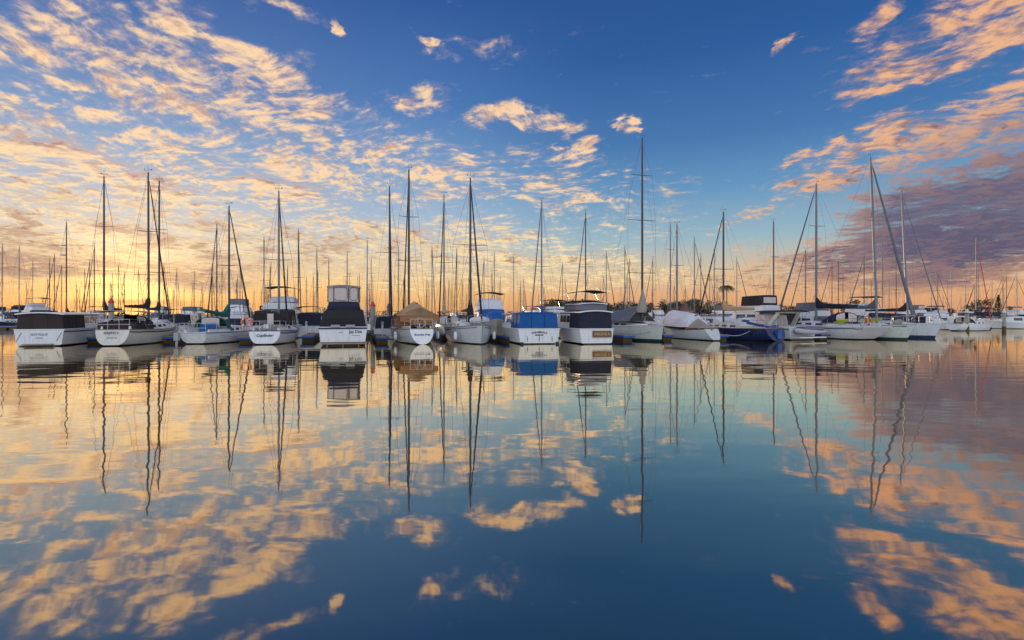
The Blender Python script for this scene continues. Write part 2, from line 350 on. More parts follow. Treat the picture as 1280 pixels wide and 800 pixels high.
class Hull:
    def __init__(s, L, B, kind='sail', fs=.95, fm=.85, fb=1.25, tw=.62, tr=.0, br=.9, dk=None, belly=None):
        s.L, s.B, s.kind, s.fs, s.fm, s.fb, s.tw, s.tr, s.br = L, B, kind, fs, fm, fb, tw, tr, br
        s.d0 = dk if dk is not None else (-.14 if kind == 'sail' else .25); s.e = belly or (.62 if kind == 'sail' else .30)
    def hw(s, y):                       # half beam at the sheer
        t = (y + s.L / 2) / s.L; t = min(max(t, 0), 1); m = .45
        if t < m: f = s.tw + (1 - s.tw) * math.sin(math.pi / 2 * t / m)
        else:
            p = 2.0 if s.kind == 'sail' else 2.6; f = 1 - ((t - m) / (1 - m)) ** p
        return max(s.B / 2 * f, .012)
    def sh(s, y):                       # height of the sheer
        t = (y + s.L / 2) / s.L; t = min(max(t, 0), 1); m = .38
        return s.fm + (s.fs - s.fm) * ((m - t) / m) ** 2 if t < m else s.fm + (s.fb - s.fm) * ((t - m) / (1 - m)) ** 1.8
    def sec(s, t, n=9, drop=0.0):
        y = -s.L / 2 + t * s.L; w = s.hw(y); h = s.sh(y) - drop
        d = s.d0 + (.45 - s.d0) * min(t / .25, 1) ** .8
        if t > .82: d = .45 - (.45 + .10 * 0) * ((t - .82) / .18) ** 2 * .6
        out = []
        for k in range(n):
            u = k / (n - 1)
            if s.kind == 'sail': x = w * math.sin(u * math.pi / 2) ** (s.e + .5 * max(0, t - .6)); z = -d + (h + d) * (1 - math.cos(u * math.pi / 2)) ** .85
            else:
                fl = max(0, t - .45) / .55
                if u < .34: q = u / .34; x = w * (.90 - .45 * fl) * q; z = -d + (d * .85 + .10 + .25 * fl) * q ** 1.2
                else: q = (u - .34) / .66; x = w * ((.90 - .45 * fl) + (.10 + .45 * fl) * q ** (1 + .6 * fl)); z0 = -d + d * .85 + .10 + .25 * fl; z = z0 + (h - z0) * q
            zz = max(z, 0) / max(h, .3)
            yy = y + (s.br * (zz - 1) * max(0, (t - .55) / .45) ** 2.2) + (s.tr * (zz - 1) * max(0, (.3 - t) / .3) ** 2)
            out.append((x, yy, z))
        return out
    def build(s, root, hm, trans=None, rail=None, stripe=None, deckm=None):
        N_ = 22; ts = [i / (N_ - 1) for i in range(N_)]
        full = []
        for t in ts:
            q = s.sec(t); full.append([(-x, y, z) for x, y, z in q[::-1]] + q[1:])
        mb = MB(); mb.loft(full, capa=False, capb=False, closed=False); s.hull = mb.build('hull', hm, root, True)
        tb = MB(); q = full[0]; tb.add([(x, y - .004, z) for x, y, z in q], [tuple(range(len(q)))])
        s.transom = tb.build('transom', trans or hm, root)
        db = MB(); rows = []
        for t in ts:
            y = -s.L / 2 + t * s.L; w = s.hw(y) - .01; h = s.sh(y) - .03
            rows.append([(-w, y, h), (-w * .5, y, h + .05 * w), (0, y, h + .07 * w), (w * .5, y, h + .05 * w), (w, y, h)])
        db.loft(rows, capa=False, capb=False, closed=False); db.build('deck', deckm or M_['deck'], root, True)
        rb = MB()
        for sx in (-1, 1): rb.tube([(sx * (s.hw(-s.L / 2 + t * s.L) + .012), -s.L / 2 + t * s.L, s.sh(-s.L / 2 + t * s.L) + .005) for t in ts], .032, 6)
        y0 = -s.L / 2; rb.tube([(-s.hw(y0), y0, s.sh(y0)), (s.hw(y0), y0, s.sh(y0))], .03, 6)
        rb.build('toe_rail', rail or M_['teak'], root, True)
        if stripe:
            sb = MB()
            for sx in (-1, 1):
                a = []
                for t in ts[:-1]:
                    y = -s.L / 2 + t * s.L; h = s.sh(y); q = s.sec(t, 40)
                    top = min(q, key=lambda p: abs(p[2] - (h - .10))); bot = min(q, key=lambda p: abs(p[2] - (h - .18)))
                    a.append([(sx * (top[0] + .008), top[1], top[2]), (sx * (bot[0] + .008), bot[1], bot[2])])
                sb.loft(a, False, False, closed=False)
            sb.build('sheer_stripe', stripe, root)
        return s

def house(root, name, m, st_, win=None, wm_=None, wname='window', smooth=False, round_=.08, cap=True):
    """superstructure lofted over stations (y, half width at base, half width at top, z base, z top); win: side windows (y0, y1, zfrac0, zfrac1)"""
    def secn(y, wb, wt, zb, zt):
        r = min(round_, wt * .5, (zt - zb) * .5)
        return [(-wb, y, zb), (-wt, y, zt - r), (-wt + r, y, zt - r * .1), (0, y, zt + .03 * wt), (wt - r, y, zt - r * .1), (wt, y, zt - r), (wb, y, zb)]
    mb = MB(); mb.loft([secn(*q) for q in st_]); o = mb.build(name, m, root, smooth)
    def side(y, f):
        for a, b in zip(st_, st_[1:]):
            lo, hi = (a, b) if a[0] <= b[0] else (b, a)
            if lo[0] <= y <= hi[0]:
                k = (y - lo[0]) / max(hi[0] - lo[0], 1e-6); wb, wt, zb, zt = (lo[i] + (hi[i] - lo[i]) * k for i in (1, 2, 3, 4))
                zt -= min(round_, (zt - zb) * .5); return wb + (wt - wb) * f, zb + (zt - zb) * f
        q = st_[-1]; return q[1], q[3]
    for (y0, y1, f0, f1) in win or []:
        for sx in (-1, 1):
            w = MB(); ps = [(y0, f0), (y1, f0), (y1 - .03, f1), (y0 + .03, f1)]; P_ = [(*side(y, f), y) for y, f in ps]
            w.loft([[(sx * (x - .01), y, z) for x, z, y in P_], [(sx * (x + .012), y, z) for x, z, y in P_]]); w.build(wname, wm_ or M_['glass'], o)
    return o
def end_pane(parent, x0, x1, y, z0, z1, m, name='window', tilt=0.0, th=.02, inset=0.0):
    mb = MB(); mb.add([(x0, y, z0), (x1, y, z0), (x1 - inset, y + tilt, z1), (x0 + inset, y + tilt, z1), (x0, y + th, z0), (x1, y + th, z0), (x1 - inset, y + tilt + th, z1), (x0 + inset, y + tilt + th, z1)],
                          [(0, 1, 2, 3), (7, 6, 5, 4), (0, 4, 5, 1), (1, 5, 6, 2), (2, 6, 7, 3), (3, 7, 4, 0)]); return mb.build(name, m, parent)
def cloth_arch(root, name, m, y0, y1, w, z0, z1, n=7, crown=.18, sag=.0, th=.03, w1=None):
    """bimini or canopy top: an arched sheet with thickness"""
    secs = []
    for i in range(5):
        k = i / 4; y = y0 + (y1 - y0) * k; ww = w + ((w1 or w) - w) * k; zt = z0 + (z1 - z0) * k - sag * math.sin(math.pi * k)
        up = [(ww * a, y, zt + crown * (1 - a * a)) for a in arc(n, -1, 1)]; secs.append(up + [(x * .99, y, z - th) for x, _, z in up[::-1]])
    return MB().loft(secs).build(name, m, root, True)
def bimini(root, m, y0, y1, w, zd, zt, crown=.16, name='bimini'):
    o = cloth_arch(root, name, m, y0, y1, w, zt, zt, crown=crown)
    f = MB()
    for sx in (-1, 1):
        ym = (y0 + y1) / 2
        for yy in (y0, y1): f.tube([(sx * w, ym, zd), (sx * w, yy, zt)], .014, 5)
    build_each(f, 'bimini_frame', M_['steel'], o); return o
def rails(root, H, stern=True, bow=True, line=True, ys=None, h=.62):
    if stern:
        p = MB(); y0 = -H.L / 2 + .08; y1 = y0 + .9; w0, w1 = H.hw(y0) - .06, H.hw(y1) - .05; z0, z1 = H.sh(y0), H.sh(y1)
        for k in (h, h * .5): p.tube([(-w1, y1, z1 + k), (-w0, y0, z0 + k), (w0, y0, z0 + k), (w1, y1, z1 + k)], .015, 5)
        for x, y, z in ((-w1, y1, z1), (-w0, y0, z0), (w0, y0, z0), (w1, y1, z1), (-w0 * .35, y0, z0), (w0 * .35, y0, z0)): p.tube([(x, y, z - .03), (x, y, z + h)], .015, 5)
        p.build('pushpit', M_['steel'], root)
    if bow:
        p = MB(); y1 = H.L / 2 - .05; y0 = y1 - 1.3; w0 = H.hw(y0) - .04; z0, z1 = H.sh(y0), H.sh(y1)
        p.tube([(-w0, y0, z0 + h), (-w0 * .6, y0 + .9, z1 + h), (0, y1, z1 + h), (w0 * .6, y0 + .9, z1 + h), (w0, y0, z0 + h)], .015, 5)
        for x, y, z in ((-w0, y0, z0), (w0, y0, z0), (-w0 * .6, y0 + .9, z1), (w0 * .6, y0 + .9, z1)): p.tube([(x, y, z - .05), (x, y, z + h)], .014, 5)
        p.build('pulpit', M_['steel'], root)
    if line:
        p = MB(); ys = [-H.L / 2 + 1 + (H.L - 2.4) * k / 4 for k in range(5)]
        for sx in (-1, 1):
            for y in ys[1:4]: p.tube([(sx * (H.hw(y) - .06), y, H.sh(y) - .03), (sx * (H.hw(y) - .05), y, H.sh(y) + h)], .011, 5)
            for k in (1, .5): p.tube([(sx * (H.hw(y) - .06), y, H.sh(y) + h * k) for y in ys], .006, 4)
        p.build('guard_wire', M_['steel'], root)
def rig(root, H, ym, zt, m='alu', r=.075, spr=(.45, .72), sw=None, lean=0.0, leany=0.0, furl=None, forer=.05, boom=None, cover=None, jibm=None, back=True, z0=None, wind=True, thin=False, frac=1.0, cover_h=.34, backy=None, coverfn=None, spread_y=0):
    """mast with spreaders, standing rigging, rolled jib, boom with sail cover. lean = sideways offset at the masthead"""
    zb = z0 if z0 is not None else H.sh(ym); top = Vector((lean, ym + leany, zt))
    def mp(z): k = (z - zb) / (zt - zb); return Vector((lean * k, ym + leany * k, z))
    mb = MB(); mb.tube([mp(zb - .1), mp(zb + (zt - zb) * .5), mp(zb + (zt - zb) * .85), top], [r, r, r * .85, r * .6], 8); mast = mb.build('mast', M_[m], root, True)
    sw = sw or H.B * .26
    wires = MB(); wr = .0085; tips = []
    for f in spr:
        p = mp(zb + (zt - zb) * f); s_ = sw * (1.05 if f < .6 else .8); q = MB()
        for sx in (-1, 1): q.tube([p, p + Vector((sx * s_, -.06, .03))], [.028, .018], 5)
        q.build('spreader', M_[m], mast); tips.append((p.z + .03, s_, p))
    for sx in (-1, 1):
        ch = Vector((sx * (H.hw(ym) - .05), ym - .1, H.sh(ym))); pts = [ch] + [t[2] + Vector((sx * t[1], -.06, .03)) for t in tips] + [mp(zb + (zt - zb) * (.97 * frac))]
        wires.tube(pts, wr, 4, caps=False)
        if tips: wires.tube([Vector((sx * (H.hw(ym) - .05), ym - .35, H.sh(ym))), tips[0][2]], wr, 4, caps=False)
    by = H.L / 2 - .05; bz = H.sh(by) + .02; ftop = mp(zb + (zt - zb) * (.985 * frac))
    wires.tube([ftop, (0, by, bz)], wr, 4, caps=False)
    if back: wires.tube([mp(zt - .05), (0, (backy if backy is not None else -H.L / 2 + .05), H.sh(-H.L / 2))], wr, 4, caps=False)
    wires.build('standing_rigging', M_['wire'], root)
    if furl:
        a = Vector((0, by - .1, bz + .25)); b = ftop; d = b - a
        MB().tube([a, a + d * .04, a + d * .25, a + d * .6, a + d * .93, a + d * .96], [.03, forer * 1.25, forer * 1.1, forer * .85, forer * .55, .012], 8).build('furled_jib', M_[furl], root, True)
    if wind:
        w = MB(); w.tube([top, top + Vector((0, 0, .45))], .010, 4); w.tube([top + Vector((-.22, 0, .12)), top + Vector((.18, 0, .20))], .009, 4)
        w.cbox(.20 + top.x, top.y, top.z + .15, .07, .02, .10); w.tube([top + Vector((-.22, 0, .12)), top + Vector((-.22, 0, .24))], .02, 5); w.build('wind_vane', M_['wire'], mast)
    if boom:
        zb_, lb = boom; pm = mp(zb_); e = Vector((0, ym - lb, zb_ + .05)); bo = MB().tube([pm, e], .055, 6).build('boom', M_[m], root, True)
        if cover:
            secs = []
            for i in range(13):
                k = i / 12; c = pm.lerp(e, k * .97 + .015); hh = cover_h * (1 - .55 * k) + (.55 * max(0, 1 - k / .16) ** 1.3 if True else 0); ww = .13 * (1 - .4 * k) + .02
                hh += .02 * math.sin(k * 29 + lb)
                secs.append([(c.x + ww * math.sin(a), c.y, c.z - .06 + hh * .5 + hh * .5 * math.cos(a)) for a in [2 * math.pi * j / 8 for j in range(8)]])
            MB().loft(secs).build('sail_cover', M_[cover], bo, True)
    return mast
def coachroof(root, H, y0, y1, h=.42, w=.62, m='white', ports=3, wm_=None, front=.6):
    st_ = []
    for k in arc(6, 0, 1):
        y = y0 + (y1 - y0) * k; hb = H.hw(y) * w; zb = H.sh(y) - .05; hh = h if k < .7 else h * (1 - front * (k - .7) / .3)
        st_.append((y, hb, hb * .86, zb, H.sh(y0) + hh + (zb - H.sh(y0)) * .5))
    L_ = y1 - y0; win = [(y0 + L_ * (.10 + .24 * i), y0 + L_ * (.10 + .24 * i) + L_ * .15, .35, .80) for i in range(ports)]
    return house(root, 'coachroof', M_[m], st_, win, wm_, 'portlight', True)
def coaming(root, H, y0, y1, h=.25, m='white'):
    mb = MB()
    for sx in (-1, 1):
        secs = []
        for y in arc(4, y0, y1): x = H.hw(y) * .68; z = H.sh(y) - .04; secs.append([(sx * x, y, z), (sx * (x + .14), y, z), (sx * (x + .10), y, z + h), (sx * (x + .02), y, z + h)])
        mb.loft(secs)
    return build_each(mb, 'cockpit_coaming', M_[m], root)
def dodger(root, m, y0, y1, w, zd, h, win=None, arch=True):
    """spray hood: a half tunnel rising aft, open to the cockpit"""
    secs = []; n = 9
    for i in range(6):
        k = i / 5; y = y1 + (y0 - y1) * k; hh = h * math.sin(min(1, k * 1.15 + .05) * math.pi / 2); ww = w * (.86 + .14 * k)
        o_ = [(ww * math.cos(a), y, zd + hh * max(math.sin(a), 0) ** .55) for a in arc(n, math.pi, 0)]; secs.append(o_ + [(x * .965, yy, zd + (z - zd) * .965 - .001) for x, yy, z in o_[::-1]])
    o = MB().loft(secs, capb=True).build('spray_hood', M_[m], root, True)
    if win:
        for (a0, a1) in win:
            q = []
            for a in arc(5, a0, a1): q.append((w * .93 * math.cos(a), y0 - .025 , zd + h * .93 * math.sin(a) ** .55))
            b = [(x, y, zd + .08 + 0 * z) for x, y, z in q[::-1]]; MB().loft([q + b, [(x, y + .02, z) for x, y, z in q + b]]).build('hood_window', M_['clear'], o)
    return o
def lifebuoy(loc, rz, label, m='orange', r=.27, tilt=90):
    o = MB().tube([(r * math.cos(a), r * math.sin(a), 0) for a in arc(21, 0, 2 * math.pi)[:-1]], .065, 8, closed=True)
    b = bpy.data.objects.new('lifebuoy', None); C.objects.link(b); b.location = loc; b.rotation_euler = (R(tilt), 0, R(rz)); tag(b, label, 'lifebuoy')
    o.build('ring', M_[m], b, True)
    for k in range(4):
        a = math.pi / 4 + k * math.pi / 2; q = MB(); q.tube([(r * math.cos(a + d), r * math.sin(a + d), 0) for d in (-.13, 0, .13)], .070, 8); q.build('band', M_['white'], b, True)
    return b
def fender(loc, label, m='white', h=.55):
    b = thing('fender', label, 'fender', loc, 0, 'fenders hanging along the front boats'); z = 0
    MB().tube([(0, 0, -h / 2), (0, 0, -h * .42), (0, 0, -h * .25), (0, 0, h * .25), (0, 0, h * .42), (0, 0, h / 2)], [.03, .09, .12, .12, .09, .03], 10).build('fender_body', M_[m], b, True)
    MB().tube([(0, 0, h / 2), (0, 0, h / 2 + .45)], .012, 4).build('rope', M_['wire'], b); return b
def W(root, p):
    return root.matrix_basis @ Vector(p)
def boat(name, label, cat, px, py, rz, L, ref='stern', group=None):
    """root Empty amidships on the water; px, py = the photo pixel of the stern's (or bow's) waterline centre"""
    p = Vector(at(px, py)); d = Vector((-math.sin(R(rz)), math.cos(R(rz)), 0)); c = p + d * (L / 2 if ref == 'stern' else -L / 2)
    return thing(name, label, cat, c, rz, group)
# ================================================================ the front row, left to right
def ltext(root, H, s, size, m, z, x=0, arcr=0, sx=1.0, dy=-.02, shear=0, name='lettering'):
    return text_part(s, size, m, H.transom, (x, -H.L / 2 + dy, z), arcr=arcr, sx=sx, font_shear=shear, name=name)
def motor_launch(px, py, rz, L, B, label, canopy, can_h, roof=True, hm=None, stripe=None, winm='violet', fs=1.0, text=None, cy=2.9, cabh=None, mname='motor_launch', foul=None):
    r = boat(mname, label, 'motor launch', px, py, rz, L); H = Hull(L, B, 'motor', fs=fs, fm=fs, fb=fs + .55, tw=.93, br=1.1, tr=0).build(r, hm or HW, stripe=stripe, rail=M_['white'])
    y0 = -L / 2; zt = fs + can_h
    c = house(r, 'cockpit_canopy', M_[canopy], [(y0 + .12, B * .44, B * .41, fs - .03, zt), (y0 + cy, B * .44, B * .41, fs - .03, zt)], round_=.06)
    sm = MB()                                                       # seams and battens that hold the canopy panels
    for x in (-B * .16, B * .13): sm.box(x - .012, x + .012, y0 + .105, y0 + .125, fs + .02, zt - .08)
    for yy in (.9, 1.9):
        for sx in (-1, 1): sm.box(sx * B * .435 - .01 + sx * .0, sx * B * .435 + .01, y0 + yy, y0 + yy + .03, fs, zt - .1)
    build_each(sm, 'canopy_seam', M_['rub'] if canopy != 'blue' else M_['navy'], c)
    a, b = y0 + cy + .02, L * .22
    cab = house(r, 'cabin', M_['white'], [(a, B * .43, B * .40, fs - .03, zt - .02), (b, B * .38, B * .33, fs, zt - .02), (b + .9, B * .33, B * .2, fs + .05, fs + .35 * can_h)],
                [(a + .08, a + .85, .42, .88), (a + 1.0, a + 1.75, .42, .88)] + ([(a + 1.9, a + 2.5, .42, .88)] if b - a > 2.8 else []), M_[winm])
    if roof:
        cloth_arch(r, 'hardtop', M_['white'], y0 + .02, b + .15, B * .46, zt + .02, zt + .03, crown=.10, th=.07)
    house(r, 'foredeck_trunk', M_['white'], [(b + .5, B * .30, B * .26, fs + .1, fs + .52), (L * .40, B * .14, B * .1, fs + .3, fs + .48)], smooth=True)
    return r, H, zt

# 1 launch with dark cockpit curtains
r, H, zt = motor_launch(49, 433, 20, 8.6, 2.55, 'white motor launch with dark brown cockpit curtains, leftmost boat of the front row', 'brown', .92, stripe=M_['navyp'], winm='violet', cy=3.1)
ltext(r, H, 'MYSTIQUE', .17, M_['inkg'], .70); ltext(r, H, 'BRISBANE', .08, M_['inkg'], .50); 
q = MB(); 
for x in (-.95, .95): q.tube([(x - .12, -H.L / 2 - .015, .30), (x + .12, -H.L / 2 - .015, .82)], .012, 4)
build_each(q, 'trim_line', M_['ink'], H.transom)
q = MB().box(-.7, .7, -H.L / 2 - .35, -H.L / 2 - .01, .10, .15); q.build('swim_step', M_['teak'], r)
MB().box(1.0, 1.22, -.1, .0, .0, .1)
rails(r, H, stern=False, line=False)

# 2 cream yacht with name on a round transom
r = boat('sailing_yacht', 'cream sailing yacht with brown cockpit cover and arched name on its broad transom', 'sailing yacht', 141, 432.5, 17, 10)
H = Hull(10, 3.1, 'sail', fs=.98, fm=.92, fb=1.3, tw=.56, tr=.25, dk=-.02, belly=.55).build(r, HC, stripe=M_['brownp'], rail=M_['teak'])
coachroof(r, H, -1.9, 2.6, .48, .62, 'white', 3, M_['brown']); coaming(r, H, -4.6, -2.1)
dodger(r, 'brown', -2.5, -1.3, 1.15, 1.1, .78, [(1.9, 2.6), (.6, 1.2)])
house(r, 'weather_cloth', M_['brown'], [(-4.5, 1.02, 1.02, .98, 1.38), (-2.3, 1.25, 1.2, .95, 1.50)], smooth=True)
bimini(r, M_['khaki'], -4.6, -2.4, 1.3, .95, 2.05, .10); rails(r, H)
rig(r, H, .6, 11.9, 'alu', .075, (.34, .62), boom=(2.35, 3.9), cover='brown', furl='brown', leany=-.1)
ltext(r, H, 'SERENITY', .18, M_['ink'], .80, arcr=2.0, dy=-.20); ltext(r, H, 'BRISBANE', .12, M_['inkg'], .48, dy=-.14)
fender(W(r, (1.62, 1.5, .45)), 'pale fender hanging on the cream yacht’s side near its bow'.replace('’', "'"))

# 3 white yacht with sloping green sail cover
r = boat('sailing_yacht', 'small white sailing yacht with a sagging green sail cover and blue cockpit cloth', 'sailing yacht', 240, 430.5, 3, 8.3)
H = Hull(8.3, 2.8, 'sail', fs=.72, fm=.70, fb=1.0, tw=.60, tr=-.35, dk=.0, belly=.5).build(r, HW, rail=M_['steel'])
coachroof(r, H, -1.2, 2.2, .42, .6, 'white', 3); coaming(r, H, -3.6, -1.4)
h_ = dodger(r, 'green', -1.9, -.9, 1.1, .95, .80, [(1.0, 2.2)]); rails(r, H)
MB().box(-.62, .55, -2.15, -2.1, .75, 1.25).build('cockpit_cloth', M_['blue'], r); MB().box(.0, .32, -2.22, -2.16, .75, .92).build('red_bag', M_['red'], r)
rig(r, H, .55, 9.8, 'alu', .07, (.52,), furl='navy', forer=.06, boom=(2.0, 3.1))
secs = []
for i in range(12):
    k = i / 11; y = .45 - 3.3 * k; zc_ = 1.75 + .32 * k ** 1.5 + (.35 * max(0, 1 - k / .2)); hh = .42 - .22 * k + .55 * max(0, 1 - k / .22)
    secs.append([(.17 * math.sin(a), y, zc_ + hh * .5 * math.cos(a) + .12) for a in [2 * math.pi * j / 8 for j in range(8)]])
MB().loft(secs).build('sail_cover', M_['green'], r, True)
q = MB(); q.cbox(-.9, -4.2, .25, .28, .22, .5); q.tube([(-.9, -4.2, .3), (-.9, -4.25, -.1)], .07, 6); q.build('outboard_motor', M_['grey'], r)

# 4 white yacht with navy dodger, lifebuoy
r = boat('sailing_yacht', 'white sailing yacht with black cockpit canopy and an orange lifebuoy on its stern rail', 'sailing yacht', 331, 430.8, 14, 7.8)
H = Hull(7.8, 2.75, 'sail', fs=.86, fm=.82, fb=1.15, tw=.66, tr=.15, dk=-.02, belly=.5).build(r, HW, rail=M_['navyp'], stripe=M_['navyp'])
coachroof(r, H, -1.6, 2.0, .45, .6, 'white', 3); coaming(r, H, -3.6, -1.6); rails(r, H)
house(r, 'cockpit_canopy', M_['black'], [(-2.9, .85, .95, 1.45, 1.98), (-1.3, .95, .85, 1.25, 1.98), (-.6, .8, .55, 1.2, 1.55)], smooth=True, round_=.2)
end_pane(r, -.05, .32, -2.95, 1.25, 1.95, M_['clear'], 'canopy_window')
q = MB(); q.tube([(-.5, -3.1, .9), (-.5, -3.1, 1.35), (.35, -3.1, 1.35), (.35, -3.1, .9)], .02, 5); q.cbox(-.08, -3.0, 1.0, .3, .3, .28); q.build('helm_wheel', M_['steel'], r)
rig(r, H, .5, 10.7, 'alul', .075, (.50,), furl='navy', forer=.055, boom=(2.1, 2.4), sw=.85)
ltext(r, H, 'Cupfinder', .24, M_['ink'], .58, dy=-.10, shear=.3)
lifebuoy(W(r, (-1.05, -3.92, 1.42)), 14, 'faded orange lifebuoy hung on the stern rail of the yacht with black canopy')

# 5 flybridge cruiser with black covers
r = boat('motor_cruiser', 'large white flybridge cruiser with black cockpit cover and tall clear bridge enclosure', 'motor cruiser', 429, 432, 17, 10.6)
H = Hull(10.6, 3.0, 'motor', fs=1.12, fm=1.15, fb=1.8, tw=.94, br=1.3).build(r, HWR, rail=M_['white'], stripe=M_['navyp'])
y0 = -5.3; MB().box(-1.42, 1.42, y0 - .03, y0 + .01, 1.0, 1.10).build('stern_stripe', M_['navyp'], r)
house(r, 'cockpit_cover', M_['black'], [(y0 + .02, 1.36, 1.18, 1.12, 1.62), (y0 + .25, 1.36, 1.14, 1.12, 2.12), (y0 + 3.2, 1.40, 1.22, 1.12, 2.25)], round_=.1)
q = MB()
for x in (-.45, .42): q.box(x - .26, x + .26, y0 - .10, y0 - .02, 1.13, 1.17); q.box(x - .26, x + .26, y0 - .1, y0 - .07, 1.17, 1.27)
build_each(q, 'stern_step', M_['grey'], r)
cab = house(r, 'cabin', M_['white'], [(y0 + 3.2, 1.42, 1.25, 1.1, 2.25), (1.6, 1.35, 1.1, 1.2, 2.3), (2.9, 1.1, .7, 1.4, 1.9)], [(-1.9, -.4, .45, .85), (-.2, 1.2, .45, .85)])
house(r, 'bridge_cover', M_['navy'], [(y0 + 1.5, 1.02, .92, 2.2, 2.40), (y0 + 1.9, 1.04, .92, 2.16, 2.72), (y0 + 3.2, 1.04, .92, 2.16, 2.74)], round_=.05)
house(r, 'bridge', M_['white'], [(y0 + 2.0, 1.08, 1.04, 2.23, 2.52), (y0 + 5.2, 1.08, .9, 2.28, 2.74)])
en = house(r, 'bridge_enclosure', M_['clear'], [(y0 + 2.0, .96, 1.0, 2.72, 3.72), (y0 + 4.4, .96, .85, 2.72, 3.72)], round_=.02)
cloth_arch(r, 'bridge_canopy', M_['khaki'], y0 + 1.9, y0 + 4.5, 1.04, 3.71, 3.71, crown=.10, th=.10)
q = MB()
for x in (-.98, -.62, .28, .92): q.tube([(x, y0 + 1.975, 2.72), (x, y0 + 1.975, 3.72)], .022, 5)
for a, b in ((-.62, .20), (.36, .86)): q.tube([(a, y0 + 1.975, 2.95), (a, y0 + 1.975, 3.55), (a + .12, y0 + 1.975, 3.65), (b - .12, y0 + 1.975, 3.65), (b, y0 + 1.975, 3.55), (b, y0 + 1.975, 2.95), (b - .12, y0 + 1.975, 2.82), (a + .12, y0 + 1.975, 2.82)], .015, 5, closed=True)
for sx in (-1, 1):
    for yy in (2.0, 3.2, 4.4): q.tube([(sx * .99, y0 + yy, 2.70), (sx * .98, y0 + yy, 3.72)], .02, 5)
build_each(q, 'enclosure_frame', M_['brown'], en)
q = MB(); q.box(-1.25, 1.25, y0 - .62, y0 - .02, .12, .18)
for x in (-.9, 0, .9): q.box(x - .04, x + .04, y0 - .5, y0 - .02, -.05, .12)
q.build('swim_platform', M_['teak'], r); ltext(r, H, 'Jay Dee', .24, M_['ink'], .84, x=.72, sx=1.0); ltext(r, H, '______', .16, M_['ink'], .67, x=.72); ltext(r, H, 'RTW', .09, M_['inkg'], .80, x=-.15)
rails(r, H, stern=False, line=True)

# 6 yacht with tan tent
r = boat('sailing_yacht', 'white sailing yacht under a peaked tan tent with blue name on its transom', 'sailing yacht', 527, 430.4, 19, 9.6)
H = Hull(9.6, 2.95, 'sail', fs=.98, fm=.90, fb=1.25, tw=.50, tr=.5, dk=-.0, belly=.78).build(r, HGR, trans=M_['white'], rail=M_['teak'])
coachroof(r, H, -1.4, 2.6, .45, .6, 'white', 3); coaming(r, H, -4.3, -1.4, m='cream'); rails(r, H)
secs = []
for k in arc(7, 0, 1):
    y = -3.9 + 4.3 * k; pk = 2.45 + .28 * math.sin(k * math.pi) + .25 * k; e = 1.85 - .05 * math.sin(k * 9)
    secs.append([(-1.28, y, e), (-.62, y, (e + pk) * .5 - .07), (0, y, pk - .10), (.62, y, (e + pk) * .5 - .07), (1.28, y, e), (1.24, y, e - .03), (0, y, pk - .05), (-1.24, y, e - .03)])
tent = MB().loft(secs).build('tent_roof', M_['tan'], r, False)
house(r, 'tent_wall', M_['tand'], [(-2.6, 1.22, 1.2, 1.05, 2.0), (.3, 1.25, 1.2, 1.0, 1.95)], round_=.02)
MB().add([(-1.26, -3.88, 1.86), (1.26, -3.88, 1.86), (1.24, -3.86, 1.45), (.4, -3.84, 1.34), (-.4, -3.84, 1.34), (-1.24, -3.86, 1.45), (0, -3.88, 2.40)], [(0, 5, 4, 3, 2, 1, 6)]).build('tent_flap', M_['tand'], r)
q = MB(); q.tube([(0, -4.0, .95), (0, -4.0, 1.35)], .05, 6); q.tube([(.33 * math.cos(a), -4.05, 1.35 + .33 * math.sin(a)) for a in arc(17, 0, 2 * math.pi)[:-1]], .018, 5, closed=True); q.build('helm_wheel', M_['steel'], r)
rig(r, H, 1.2, 12.7, 'alu', .085, (.42, .70), boom=(2.6, 4.2), furl='brown', forer=.05, sw=.9)
ltext(r, H, 'Running Free', .19, M_['inkb'], .62, dy=-.22, shear=.35)
fender(W(r, (-1.42, -2.9, .5)), 'white fender hanging on the left side of the yacht under the tan tent'); fender(W(r, (1.45, -2.6, .5)), 'white fender hanging on the right side of the yacht under the tan tent')

